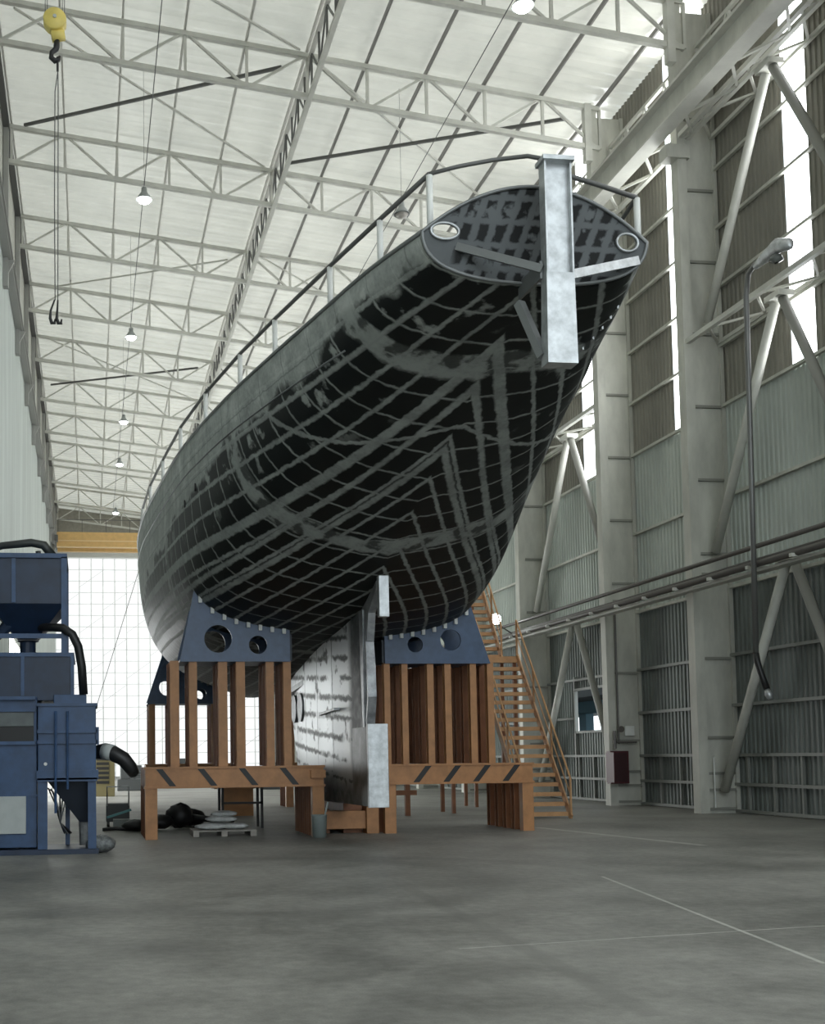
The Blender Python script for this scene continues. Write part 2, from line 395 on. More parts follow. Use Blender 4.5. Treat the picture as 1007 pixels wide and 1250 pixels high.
# girts
GZ = [.06, .76, 1.53, 2.85, 4.19, 6.0, 8.45, 10.93, 12.58, 14.22, 15.86, 17.5, 19.1]
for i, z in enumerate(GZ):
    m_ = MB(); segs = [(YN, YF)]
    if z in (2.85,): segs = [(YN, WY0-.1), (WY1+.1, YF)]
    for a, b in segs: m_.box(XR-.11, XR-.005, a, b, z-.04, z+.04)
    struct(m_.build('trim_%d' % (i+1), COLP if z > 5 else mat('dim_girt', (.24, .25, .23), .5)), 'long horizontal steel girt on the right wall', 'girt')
# small framed studs at the foot of the wall
m_ = MB()
for y in [22.2+1.15*k for k in range(40)]:
    if min(abs(y-c) for c in TY) > .5: m_.box(XR-.08, XR-.005, y-.035, y+.035, 0, 1.5)
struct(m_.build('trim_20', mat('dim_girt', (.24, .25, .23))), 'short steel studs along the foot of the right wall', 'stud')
m_ = MB()
for y in (WY0, WY1, 37.2): m_.box(XR-.10, XR+.02, y-.05, y+.05, WZ0 if y == 37.2 else 0, WZ0+.05 if y == 37.2 else 4.3)
for z in (WZ0, WZ1): m_.box(XR-.10, XR+.02, WY0, WY1, z-.04, z+.04)
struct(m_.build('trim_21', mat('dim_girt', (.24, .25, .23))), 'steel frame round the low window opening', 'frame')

# left partition
m_ = MB(); vs = []; y = 8.0
while y < YF:
    for t, d in ((0, 0), (.16, 0), (.20, .02), (.26, .02)): vs.append((XL+d-.03, y+t))
    y += .3
k = len(vs); ZLW = 19.7
GY0, GY1, GZ1 = 44., 88., 6.5
m_.add([(a, b, GZ1 if GY0 < b < GY1 else 0) for a, b in vs]+[(a, b, ZLW) for a, b in vs], [(i, i+1, i+1+k, i+k) for i in range(k-1)])
g_ = MB(); g_.box(XL-.10, XL-.06, GY0-.3, GY1+.3, 0, GZ1+.2)
struct(g_.build('added_gate', mat('added_gate_glow', (.5, .5, .5), .5, emit=((.97, 1, 1), EM_GATE))), 'added unseen glowing gate low in the left partition, brightening the keel', 'door')  # added glowing gate, hidden from the camera, lights keel and port side
g_ = MB()
for q in range(12): g_.box(XL-.06, XL+.02, GY0+q*4-.06, GY0+q*4+.06, 0, GZ1)
for z in (0.05, 2.2, 4.4, GZ1): g_.box(XL-.06, XL+.02, GY0, GY1, z-.05, z+.05)
struct(g_.build('trim_26', STEELP), 'steel frame of the added unseen gate in the left partition', 'frame')
struct(m_.build('wall_left', LEFTW), 'pale ribbed partition wall along the left side', 'wall')
m_ = MB()
m_.box(XL-.06, XL-.02, YN, YF, ZLW, zr(XL)); m_.box(XL-.06, XL-.02, YN, 8, 0, ZLW)
struct(m_.build('wall_left_upper', mat('left_upper_sheet', (.50, .50, .45), .6, noise=.1)), 'pale upper sheeting above the left partition', 'wall')
m_ = MB(); m_.box(XL, XL+.28, YN, YF, 19.55, 19.62); m_.box(XL+.12, XL+.15, YN, YF, 19.62, 20.1); m_.box(XL, XL+.28, YN, YF, 20.1, 20.17)
struct(m_.build('trim_22', mat('runway_grey', (.33, .33, .31), .5)), 'crane runway beam along the left side', 'beam')
m_ = MB(); m_.box(XL, XL+.22, YN, YF, zr(XL)-.45, zr(XL)-.28)
struct(m_.build('trim_23', DARKST), 'dark gutter edge where the roof meets the left wall', 'gutter')
for i, y in enumerate(TY):
    m_ = MB(); m_.prism([(XL, 18.7), (XL+.42, 19.5), (XL, 19.5)], 'y', y-.06, y+.06)
    m_.box(XL, XL+.18, y-.16, y+.16, 18.5, zr(XL)-.3)
    struct(m_.build('trim_%d' % (30+i), mat('runway_grey', (.33, .33, .31), .5)), 'steel bracket post under the left crane runway', 'bracket')

# far wall: corrugated above, translucent sliding doors below
m_ = MB(); m_.box(XL, XR, YF, YF+.1, 20.6, zr(XL)+.2)
struct(m_.build('wall_back', mat('far_gable_sheet', (.30, .285, .24), .6, noise=.12)), 'brownish sheeting above the far doors', 'wall')
m_ = MB(); m_.box(XL, XR, YF, YF+.05, 0, 20.6)
struct(m_.build('door_1', BACKT), 'tall translucent daylit door panels closing the far end', 'door')
m_ = MB(); x = XL
DL = mat('door_frame_white', (.80, .82, .80), .6)
_p = DL.node_tree.nodes['Principled BSDF']; _p.inputs['Alpha'].default_value = .42        # see-through ribs stand in for daylight glare washing out the lattice
while x < XR: m_.box(x-.05, x+.05, YF-.14, YF-.02, 0, 20.6); x += 1.08
for k in range(20): m_.box(XL, XR, YF-.10, YF-.02, k*1.06-.03, k*1.06+.03)
for k in range(9):
    for q in range(10):
        a = (XL+q*2.16, YF-.06, k*2.12+.5); b = (XL+q*2.16+1.08*(1 if (k+q) % 2 else -1)+1.08, YF-.06, k*2.12+1.56+.5)
        m_.beam(a, b, .04)
struct(m_.build('trim_24', DL), 'white lattice frame of the far doors', 'frame')
m_ = MB(); m_.box(XL, XR, YF-.7, YF-.2, 20.15, 20.75)
struct(m_.build('trim_25', mat('door_header', (.62, .62, .58), .5)), 'pale header beam above the far doors', 'beam')

# ---------------------------------------------------------------- roof trusses (one thing per truss)
NX = [-2.72+1.9*k for k in range(11)]
DEP = 1.3
ordn = ['nearest the camera', 'second from the camera', 'third from the camera', 'fourth from the camera', 'fifth from the camera', 'sixth from the camera', 'seventh from the camera', 'eighth from the camera', 'ninth from the camera', 'tenth from the camera', 'eleventh from the camera', 'farthest, just before the far gable']
def truss(y, lab):
    t = thing('roof_truss', lab, 'roof truss', (6.7, y, zl(6.7)), 'roof trusses spanning the hall')
    a, b = NX[0]-.15, XC+.3
    MB().beam((a, y, zl(a)), (b, y, zl(b)), .16, .15).build('lower_chord', STEELP, t)
    MB().beam((a, y, zl(a)+DEP), (b, y, zl(b)+DEP), .16, .14).build('top_chord', STEELP, t)
    for i, x in enumerate(NX):
        MB().beam((x, y, zl(x)), (x, y, zl(x)+DEP), .085).build('upright', STEELP, t)
        if i < 10:
            x2 = NX[i+1]
            if i % 2 == 0: p, q = (x+.12, y, zl(x+.12)+.03), (x2-.12, y, zl(x2-.12)+DEP-.03)
            else: p, q = (x+.12, y, zl(x+.12)+DEP-.03), (x2-.12, y, zl(x2-.12)+.03)
            MB().beam(p, q, .075).build('diagonal', STEELP, t)
    return t
# panel points: upper nodes at NX[1], NX[3], ... so diagonals rise from even to odd nodes
for y, o in zip(TY[1:], ordn): truss(y, 'pale steel lattice roof truss across the hall, '+o)
for y in (21.6,): truss(y, 'pale steel lattice roof truss overhead, just out of the top of the picture')
for i, x in enumerate(NX):
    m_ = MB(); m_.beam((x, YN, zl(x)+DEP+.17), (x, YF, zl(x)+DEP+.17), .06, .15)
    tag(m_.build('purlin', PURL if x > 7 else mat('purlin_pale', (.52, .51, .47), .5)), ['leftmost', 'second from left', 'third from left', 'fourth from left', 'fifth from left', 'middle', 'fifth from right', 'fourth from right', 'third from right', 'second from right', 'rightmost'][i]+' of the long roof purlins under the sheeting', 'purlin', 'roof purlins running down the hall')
# longitudinal truss on the centre line
t = thing('ridge_truss', 'long lattice girder running down the roof towards the far end', 'roof truss', (6.85, 60, zl(6.85)))
xx = 6.85
MB().beam((xx, 15, zl(xx)-.02), (xx, YF-1, zl(xx)-.02), .15, .12).build('lower_chord', STEELP, t)
MB().beam((xx, 15, zl(xx)+DEP-.12), (xx, YF-1, zl(xx)+DEP-.12), .12, .12).build('top_chord', mat('purlin_pale', (.4, .4, .37)), t)
m1 = MB(); y = 15.; k = 0
while y < YF-2:
    m1.beam((xx, y, zl(xx)), (xx, y, zl(xx)+DEP-.1), .06)
    m1.beam((xx, y, zl(xx) if k % 2 else zl(xx)+DEP-.1), (xx, y+1.15, zl(xx)+DEP-.1 if k % 2 else zl(xx)), .05)
    y += 1.15; k += 1
m1.build('lattice_web', DARKST, t)
# long diagonal wind braces seen across the bays
br = [((-2.2, 39.8), (6.0, 33.9)), ((7.2, 39.3), (15.2, 33.9)), ((-2.2, 68.2), (6.0, 61.6)), ((-1.6, 53.6), (6.0, 47.8)), ((7.2, 34, 0), (15.2, 40.6, 0)), ((-2.2, 34.0, 0), (6.5, 40.6, 0)), ((7.2, 47.7, 0), (15.9, 54.6, 0)), ((-2.2, 61.6), (6.3, 68.2)), ((-2.2, 28.8, 0), (6.5, 33.5, 0))]
for i, (p, q) in enumerate(br):
    dk = i < 3
    tag(MB().beam((p[0], p[1], zl(p[0])+(.9 if i < 4 else 1.3)), (q[0], q[1], zl(q[0])+(.9 if i < 4 else 1.3)), .09 if dk else .06).build('wind_brace', DARKST if dk else STEELP),
        ('dark' if dk else 'pale')+' slanting brace rod between roof trusses, '+['left half, behind the hanging sling', 'right half, above the stern', 'left half, far down the hall', 'left half, middle of the roof', 'crossing the dark rod above the stern', 'crossing the dark rod behind the sling', 'right half, middle of the roof', 'crossing the dark rod far down the hall', 'left half, at the top of the picture'][i], 'brace', 'roof wind braces')

# ---------------------------------------------------------------- columns
cl = {21.6: 'grey box column on the right wall, nearest, at the picture edge', 28.5: 'grey box column on the right wall behind the slanting brace foot', 33.75: 'grey box column carrying the maroon cabinet on the right wall', 40.8: 'grey box column on the right wall behind the stair top'}
for i, y in enumerate(TY):
    t = thing('wall_column', cl.get(y, 'grey box column far down the right wall, %s past the stairs' % ['first', 'second', 'third', 'fourth', 'fifth', 'sixth', 'seventh', 'eighth', 'ninth'][max(0, i-4)]), 'column', (16.5, y, 0), 'columns along the right wall')
    H = zl(XC)-.2
    m_ = MB(); m_.box(XC+.02, XR-.02, y+.02, y+.34, 0, H+1.2); m_.build('web_panel', COLP, t)
    m_ = MB(); m_.box(XC-.02, XC+.24, y-.05, y+.30, 0, 18.2); m_.box(XC+.0, XC+.22, y-.02, y+.32, 18.2, H+1.5); m_.build('inner_flange', COLP, t)
    m_ = MB(); m_.box(XR-.10, XR+.0, y-.06, y+.36, 0, H+1.2); m_.build('outer_flange', COLP, t)
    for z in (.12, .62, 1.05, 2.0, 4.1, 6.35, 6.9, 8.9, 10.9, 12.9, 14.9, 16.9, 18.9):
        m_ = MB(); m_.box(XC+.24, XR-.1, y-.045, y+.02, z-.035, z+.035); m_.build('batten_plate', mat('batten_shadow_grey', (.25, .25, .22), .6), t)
    if i <= 5:
        m_ = MB(); m_.box(XC-.35, XC+.3, y-.14, y+.3, 17.75, 18.12); m_.build('crane_bracket', COLP, t)
        m_ = MB(); m_.box(XC-.2, XC+.02, y-.12, y+.12, zl(XC)-.5, zl(XC)+DEP+.1); m_.build('truss_shoe', STEELP, t)
# eaves lattice between columns under the roof
m_ = MB()
for i in range(len(TY)-1):
    a, b = TY[i]+.4, TY[i+1]-.1; n = 4
    for z in (zl(XC)-.05, zl(XC)-1.5): m_.beam((XC+.6, a, z), (XC+.6, b, z), .1)
    for k in range(n):
        ya = a+(b-a)*k/n; yb = a+(b-a)*(k+.5)/n; yc = a+(b-a)*(k+1)/n
        m_.beam((XC+.6, ya, zl(XC)-.05), (XC+.6, yb, zl(XC)-1.5), .07); m_.beam((XC+.6, yb, zl(XC)-1.5), (XC+.6, yc, zl(XC)-.05), .07)
tag(m_.build('eaves_lattice', STEELP), 'light zigzag lattice girder under the right eaves between columns', 'lattice girder')
# right crane runway
t = thing('crane_runway', 'pale crane runway girder running along the right columns under the roof', 'crane beam', (15.35, 50, 18.2))
m_ = MB(); m_.box(15.12, 15.58, YN, YF-2, 18.25, 18.31); m_.build('bottom_flange', STEELP, t)
m_ = MB(); m_.box(15.31, 15.39, YN, YF-2, 18.31, 18.98); m_.build('web', COLP, t)
m_ = MB(); m_.box(15.10, 15.60, YN, YF-2, 18.98, 19.06); m_.build('top_flange', STEELP, t)
m_ = MB(); m_.box(15.31, 15.39, YN, YF-2, 19.06, 19.13); m_.build('rail', DARKST, t)
m_ = MB(); y = YN
m_.beam((16.3, YN, 18.4), (16.3, YF-2, 18.4), .12)
y = 14.; k = 0
while y < YF-4:
    m_.beam((15.5, y, 18.3), (16.3, y+1.1, 18.4), .07); m_.beam((16.3, y+1.1, 18.4), (15.5, y+2.2, 18.3), .07); y += 2.2
m_.build('surge_lattice', STEELP, t)

# wall bracing: struts meet on a bracket at mid bay, three tiers
def brace_bay(ya, yb, tiers, where):
    ym = (ya+yb)/2
    t = thing('wall_bracing', 'pale tubular strut bracing on the right wall, '+where, 'bracing', (16.5, ym, 0), 'strut bracing of the right wall')
    for (z0, z1) in tiers:
        MB().tube([(16.5, yb-.25, z0), (16.5, ym+.15, z1)], .115, 10).build('strut', STEELP, t, True)
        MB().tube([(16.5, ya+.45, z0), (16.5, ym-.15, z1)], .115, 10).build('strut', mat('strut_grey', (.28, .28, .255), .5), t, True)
        m_ = MB(); m_.box(16.3, 16.7, ym-.3, ym+.3, z1+.02, z1+.16); m_.build('apex_bracket', STEELP, t)
        if z1 > 7:
            m_ = MB(); zz = z1+.22
            m_.beam((16.05, ya+.4, zz), (16.05, yb, zz), .13); m_.beam((16.95, ya+.4, zz), (16.95, yb, zz), .1)
            n = 6
            for k in range(n):
                y0 = ya+.4+(yb-ya-.4)*k/n; y1 = ya+.4+(yb-ya-.4)*(k+1)/n
                m_.beam((16.05 if k % 2 else 16.95, y0, zz), (16.95 if k % 2 else 16.05, y1, zz), .06)
            m_.build('tie_lattice', STEELP, t)
brace_bay(21.6, 28.5, [(.6, 6.1), (6.9, 12.45), (13.1, 18.2)], 'in the nearest bay at the picture edge')
brace_bay(33.75, 40.8, [(.6, 6.1), (6.9, 12.45), (13.1, 18.2)], 'in the bay behind the stairs')
brace_bay(54.6, 61.5, [(.6, 6.1), (6.9, 12.45)], 'far down the hall')

# service pipes on brackets along the wall
for (x, z, r_, lab) in ((15.55, 6.42, .06, 'upper thin service pipe running along the right wall'), (15.6, 6.02, .085, 'lower thicker service pipe running along the right wall'), (15.75, 6.15, .05, 'slim conduit beside the two service pipes')):
    tag(MB().tube([(x, YN, z), (x, YF-3, z)], r_, 8).build('service_pipe', mat('pipe_brown_grey', (.11, .10, .09), .4), smooth=True), lab, 'pipe', 'service pipes on the right wall')
t = thing('pipe_bracket_rail', 'cream support ledge with short arms under the service pipes', 'pipe support', (15.8, 30, 6))
m_ = MB(); m_.box(15.7, 16.0, YN, YF-3, 5.86, 5.92); m_.build('ledge', STEELP, t)
for y in [20.+1.72*k for k in range(24)]:
    MB().box(15.45, 16.3, y-.05, y+.05, 5.92, 6.0).build('arm', STEELP, t)
# lamp arm with hanging hose
t = thing('swan_neck_lamp', 'street-style lamp head on a tall bent pole rising from the wall pipes', 'lamp', (15.45, 24.7, 6))
MB().tube([(15.45, 24.9, 3.9), (15.45, 24.8, 8), (15.45, 24.72, 12.4), (15.45, 24.6, 12.85), (15.45, 24.3, 12.97), (15.45, 23.95, 12.95)], .062, 10).build('pole', mat('lamp_pole_grey', (.17, .17, .165), .35, .4), t, True)
m_ = MB(); m_.tube([(15.45, 24.3, 12.9), (15.45, 23.9, 12.95), (15.45, 23.4, 13.0), (15.45, 23.05, 12.86), (15.45, 22.95, 12.75)], [.07, .13, .17, .14, .05], 12); m_.build('lamp_head', GALV, t, True)
m_ = MB(); m_.lathe([(.02, 0), (.12, -.04), (.16, -.14), (.05, -.2)], (15.45, 23.5, 12.84), 12); m_.build('lens', mat('lamp_glass_dark', (.15, .16, .15), .2), t, True)
tag(MB().tube([(15.45, 24.9, 3.9), (15.46, 24.88, 3.7), (15.48, 24.84, 3.55), (15.5, 24.8, 3.4), (15.56, 24.7, 3.05)], [.07, .075, .07, .07, .075], 10).build('black_hose', RUBBER, smooth=True), 'black rubber hose hanging down from the service pipes at the right', 'hose')
tag(MB().tube([(15.56, 24.7, 3.05), (15.58, 24.67, 2.92), (15.6, 24.64, 2.82)], [.05, .09, .06], 10).build('hose_nozzle', GALV, smooth=True), 'pale metal coupling at the end of the hanging black hose', 'coupling')

# things on the column: maroon cabinet, valves, plate
t = thing('fire_hose_cabinet', 'maroon metal cabinet with open front on the column by the stairs', 'cabinet', (16.1, 33.5, .65))
m_ = MB(); m_.box(15.82, 16.42, 33.42, 33.68, .68, 1.68); m_.build('body', MAROON, t, bev=.01)
m_ = MB(); m_.box(15.80, 15.83, 33.15, 33.68, .72, 1.64); m_.build('door', MAROON, t)
m_ = MB(); m_.box(15.88, 16.36, 33.405, 33.42, .74, 1.62); m_.build('inner_panel', mat('maroon_dark', (.035, .008, .01), .5), t)
t = thing('valve_pipe', 'thin riser pipe with valves above the maroon cabinet', 'pipe', (16.2, 33.55, 1.9))
MB().tube([(16.2, 33.6, 1.9), (16.2, 33.6, 6.0)], .03, 8).build('riser', mat('pipe_brown_grey', (.1, .1, .1)), t)
m_ = MB(); m_.tube([(16.0, 33.55, 1.95), (16.75, 33.55, 1.95)], .035, 8); m_.tube([(16.05, 33.55, 1.75), (16.05, 33.55, 2.3)], .05, 8); m_.lathe([(.0, 0), (.1, .0), (.1, .03), (0, .03)], (16.25, 33.5, 2.35), 10, 'y'); m_.build('valve', mat('pipe_brown_grey', (.1, .1, .1)), t)
tag(MB().box(16.45, 16.75, 33.66, 33.70, 2.15, 2.45).build('notice_plate', WHITEP), 'small pale plate on the column above the maroon cabinet', 'plate')
tag(MB().tube([(16.32, 28.42, .15), (16.32, 28.42, 1.45), (16.32, 28.4, 1.5)], .018, 6).build('conduit', WHITEP), 'thin white conduit at the foot of the near column', 'conduit')

# outside seen through the low opening
t = thing('neighbouring_shed', 'pale blue shed outside, seen through the low opening in the right wall', 'building', (26, 52, 0))
MB().box(22, 34, 45, 95, 4.15, 7.5).build('roof_fascia', mat('shed_dark', (.03, .035, .04), .6), t)
MB().box(24, 24.4, 45, 95, 3.55, 4.15).build('beam', mat('shed_blue', (.05, .14, .19), .5), t)
for y in (46., 48.4, 50.8, 53.2, 55.6, 58., 60.4): MB().box(24, 24.4, y, y+.8, 0, 3.6).build('post', mat('shed_blue', (.1, .28, .36)), t)

# ================================================================ THE BOAT
AX=5.2
# Y, half beam, sheer z, keel-line z, a,b,c , rake
ST=[(12.50,1.37,7.64,7.10,.85,.00,.50,.12),
(13.6,1.68,7.68,6.86,.82,.02,.50,.12),
(14.8,1.95,7.70,6.50,.78,.06,.50,.1),
(16.9,2.41,7.70,5.76,.74,.09,.52,.05),
(18.9,2.80,7.70,5.13,.80,.10,.62,0),
(21.5,3.18,7.70,4.28,.92,.09,.84,0),
(24.0,3.42,7.69,3.92,.97,.08,.92,0),
(27.0,3.66,7.72,3.56,.92,.09,.86,0),
(30.0,3.80,7.80,3.42,.84,.10,.80,0),
(33.5,3.76,7.90,3.42,.80,.11,.76,0),
(37.0,3.45,8.05,3.55,.68,.14,.66,0),
(40.5,2.75,8.25,3.85,.6,.18,.6,0),
(44.0,1.6,8.45,4.6,.5,.25,.5,0),
(46.5,.55,8.62,5.8,.5,.3,.5,0),
(47.6,.03,8.72,7.0,.5,.3,.5,0)]
def cr(p0,p1,p2,p3,t):
    return .5*((2*p1)+(-p0+p2)*t+(2*p0-5*p1+4*p2-p3)*t*t+(-p0+3*p1-3*p2+p3)*t**3)
def lerpst(Y):
    n=len(ST)
    if Y<=ST[0][0]: return ST[0][1:]
    if Y>=ST[-1][0]: return ST[-1][1:]
    for i in range(n-1):
        if ST[i][0]<=Y<=ST[i+1][0]:
            h=ST[i+1][0]-ST[i][0]; t=(Y-ST[i][0])/h
            out=[]
            for k in range(1,8):
                def sl(j):
                    if j<=0: return (ST[1][k]-ST[0][k])/(ST[1][0]-ST[0][0])
                    if j>=n-1: return (ST[-1][k]-ST[-2][k])/(ST[-1][0]-ST[-2][0])
                    return (ST[j+1][k]-ST[j-1][k])/(ST[j+1][0]-ST[j-1][0])
                m0=sl(i)*h; m1=sl(i+1)*h; p0=ST[i][k]; p1=ST[i+1][k]
                out.append((2*t**3-3*t*t+1)*p0+(t**3-2*t*t+t)*m0+(-2*t**3+3*t*t)*p1+(t**3-t*t)*m1)
            return out
def sec(Y,t):
    B,S,K,a,b,c,rk=lerpst(Y); D=S-K
    q=[(0,K),(a*B,K+b*D),(B,S-c*D),(B,S)]
    w=[(1-t)**3,3*t*(1-t)**2,3*t*t*(1-t),t**3]
    u=sum(w[i]*q[i][0] for i in range(4)); z=sum(w[i]*q[i][1] for i in range(4))
    return u, Y+rk*(S-z), z

def axx(Y): return AX-.11*max(0., 1-abs(Y-23)/7.5)

hull = thing('sailing_yacht_hull', 'large unfinished steel yacht hull in patchy dark primer, stern towards the camera', 'boat', (AX, 25, 0))
NU, NV = 170, 34
ys = []
for i in range(NU+1):
    f = i/NU; ys.append(12.5+35.1*(f**1.15))
vs = []; uv = []
for Y in ys:
    row = [sec(Y, 1-j/NV) for j in range(NV+1)]          # from sheer down to centre line
    g = [0.]
    for j in range(1, NV+1): g.append(g[-1]+math.hypot(row[j][0]-row[j-1][0], row[j][2]-row[j-1][2]))
    for j in range(NV+1): vs.append((axx(Y)-row[j][0], row[j][1], row[j][2])); uv.append((row[j][1], g[j]))
    for j in range(NV-1, -1, -1): vs.append((axx(Y)+row[j][0], row[j][1], row[j][2])); uv.append((row[j][1]+.1, g[j]))
W = 2*NV+1
fs = [(i*W+j, i*W+j+1, (i+1)*W+j+1, (i+1)*W+j) for i in range(NU) for j in range(W-1)]
me = bpy.data.meshes.new('hull_shell'); me.from_pydata(vs, [], fs)
ul = me.uv_layers.new(name='plating')
for lp in me.loops: ul.data[lp.index].uv = uv[lp.vertex_index]
me.polygons.foreach_set('use_smooth', [True]*len(me.polygons)); me.materials.append(HULLM); me.update()
bm = bmesh.new(); bm.from_mesh(me); bmesh.ops.recalc_face_normals(bm, faces=bm.faces); bm.to_mesh(me); bm.free()
o = bpy.data.objects.new('hull_shell', me); scene.collection.objects.link(o); o.parent = hull; o.matrix_parent_inverse = Matrix.Translation(-hull.location)
sd = o.modifiers.new('thickness', 'SOLIDIFY'); sd.thickness = .02; sd.offset = -1
# transom with two hawse openings
r0 = [sec(12.5, j/16) for j in range(17)]
outl = [(AX-q[0], q[2]) for q in r0[::-1]]+[(AX+q[0], q[2]) for q in r0[1:]]
top = [(AX+1.37*(1-k/12), 7.64+.57*(1-(1-k/12)**2)) for k in range(1, 24)]
outl += top
lean = lambda x, z: .12*(7.64-z)-.10*(1-((x-AX)/1.37)**2)*max(0, (z-7.1)) if abs(x-AX) < 1.37 else .12*(7.64-z)
HO = [(4.10, 7.66, .155, .085), (6.33, 7.63, .12, .095)]
holed_plate('transom', outl, HO, .02, TRANSM, hull, at=12.5, lean=lambda x, z: .12*(7.64-z))
for cx, cz, a, b in HO:
    m_ = MB(); pr = []
    pts = [(cx+(a+.012)*math.cos(2*math.pi*k/24), 12.49+.12*(7.64-cz), cz+(b+.012)*math.sin(2*math.pi*k/24)) for k in range(25)]
    m_.tube(pts, .016, 6, False); m_.build('hawse_ring', GALV, hull, True)
# rounded edge pipe around the transom
pts = [(x, 12.49+.12*(7.64-z), z) for x, z in outl]+[(outl[0][0], 12.49+.12*(7.64-outl[0][1]), outl[0][1])]
MB().tube(pts, .022, 6, False).build('transom_edge', mat('ground_edge_steel', (.2, .21, .21), .4, .3), hull, True)
# bulwark crown behind the transom (deck camber edge) and deck
m_ = MB(); k = 0
for Y in [12.6+.9*i for i in range(40)]:
    Yc = min(Y, 47.4); zt_ = sec(Yc, 1)[2]-.34; q = min((sec(Yc, j/40) for j in range(41)), key=lambda a: abs(a[2]-zt_)); u = max(q[0]-.05, .01)
    m_.v += [(axx(Yc)-u, q[1], q[2]), (axx(Yc)+u, q[1], q[2])]
m_.f = [(2*i, 2*i+1, 2*i+3, 2*i+2) for i in range(39)]; m_.mi = [0]*39
m_.build('deck', GALVD, hull)
# rub strake along the sheer
for sgn in (-1, 1):
    pts = []
    for Y in ys[::3]:
        u, yy, z = sec(Y, 1); pts.append((axx(Y)+sgn*u, yy, z))
    MB().tube(pts, .03, 6).build('gunwale_rail', mat('ground_edge_steel', (.2, .21, .21)), hull, True)
    pts = []
    for Y in ys[16::3]:
        u, yy, z = min((sec(Y, j/600) for j in range(200, 601)), key=lambda a: abs(a[2]-sec(Y, 1)[2]+.62)); pts.append((axx(Y)+sgn*(u+.005), yy, z))
    MB().tube(pts, .014, 6).build('rubbing_strake', mat('ground_edge_steel', (.2, .21, .21)), hull, True)
# portholes
for Y in (22.1, 21.2):
    u, yy, z = sec(Y, .86)
    MB().lathe([(0, -.02), (.075, -.02), (.075, .03), (0, .03)], (axx(Y)-u, yy, z), 12, 'x').build('scupper', BLACKP, hull)
# small draught marks on the starboard quarter
for k in range(5):
    u, yy, z = sec(13.4+k*.16, .62-.05*k)
    MB().box(AX+u-.01, AX+u+.012, yy, yy+.07, z-.035, z+.035).build('draught_mark', GALV, hull)
# rudder-head I beam standing off the transom
b = thing('temporary_post', 'upright galvanised H beam clamped to the middle of the transom', 'beam', (AX, 11.9, 5.9))
b.parent = None
m_ = MB()
def hx(z): return 5.22-.0*z
zt, zb, zj = 8.25, 5.93, 6.97
m_.box(5.075, 5.095, 11.90, 12.06, zj, zt); m_.box(5.375, 5.395, 11.90, 12.06, zj, zt); m_.box(5.095, 5.375, 11.97, 11.99, zj, zt)
m_.build('upper_beam', GALV, b)
m_ = MB(); m_.add([(5.07, 11.90, zj), (5.395, 11.90, zj), (5.40, 11.88, zb), (5.05, 11.88, zb), (5.07, 12.06, zj), (5.395, 12.06, zj), (5.40, 12.08, zb), (5.05, 12.08, zb)], [(0, 1, 2, 3), (7, 6, 5, 4), (0, 4, 5, 1), (1, 5, 6, 2), (2, 6, 7, 3), (3, 7, 4, 0)]); m_.build('lower_box', GALV, b)
m_ = MB(); m_.box(5.05, 5.42, 11.86, 12.10, zt, zt+.05); m_.build('cap_plate', GALV, b)
MB().beam((4.92, 12.35, 6.78), (5.06, 12.05, 6.05), .10, .09).build('knee_brace', mat('ground_edge_steel', (.2, .21, .21)), b)
MB().beam((5.05, 12.0, 7.03), (5.05, 12.66, 7.05), .03, .2).build('standoff_plate', mat('ground_edge_steel', (.2, .21, .21)), b)
MB().beam((5.39, 12.0, 7.03), (5.39, 12.66, 7.05), .03, .2).build('standoff_plate', mat('ground_edge_steel', (.2, .21, .21)), b)
MB().beam((4.25, 12.53, 7.50), (5.05, 11.98, 7.03), .04, .09).build('side_stay', mat('ground_edge_steel', (.2, .21, .21)), b)
MB().beam((6.46, 12.50, 7.42), (5.39, 11.98, 6.98), .04, .10).build('side_stay', GALV, b)
# skeg, keel fin, rudder block
def fin(name, outline, m, halfs, parent=hull):
    """outline: list of (Y, half width) going forward; extruded between z levels"""
    z0, z1 = halfs; pl = [(AX-h, y) for y, h in outline]+[(AX+h, y) for y, h in outline[::-1]]
    return MB().prism(pl, 'z', z0, z1).build(name, m, parent)
m_ = MB(); prof = []
ol_t = [(21.25, .10), (21.8, .17), (23, .28), (25, .34), (27, .32), (28.6, .20), (29.3, .03)]
ol_b = [(20.9, .10), (21.8, .17), (23, .26), (24.6, .30), (26, .27), (27.3, .15), (27.9, .03)]
ringv = []
for z, ol in ((.68, ol_b), (2.2, [(a*.5+c*.5, b_*.5+d*.5) for (a, b_), (c, d) in zip(ol_b, ol_t)]), (4.35, ol_t)):
    ringv.append([(AX-h, y, z) for y, h in ol]+[(AX+h, y, z) for y, h in ol[::-1]])
n = len(ringv[0]); vs = [q for r_ in ringv for q in r_]
fs = [(i*n+k, i*n+(k+1) % n, (i+1)*n+(k+1) % n, (i+1)*n+k) for i in range(2) for k in range(n)]+[tuple(range(n)), tuple(range(2*n, 3*n))]
m_.add(vs, fs); m_.build('keel_fin', KEELM, hull)
m_ = MB(); m_.box(AX-.10, AX+.10, 20.95, 21.75, 2.1, 4.35); m_.build('rudder_trunk', GALVD, hull)
m_ = MB(); m_.box(AX-.16, AX+.16, 20.4, 22.3, .69, 2.14); m_.build('keel_end_block', mat('mottled_dark_steel', (.10, .105, .105), .45, .3, noise=.6, scale=3), hull)
m_ = MB(); m_.box(AX-.19, AX+.19, 20.33, 20.42, .67, 2.19); m_.build('end_flange', GALV, hull, bev=.008)
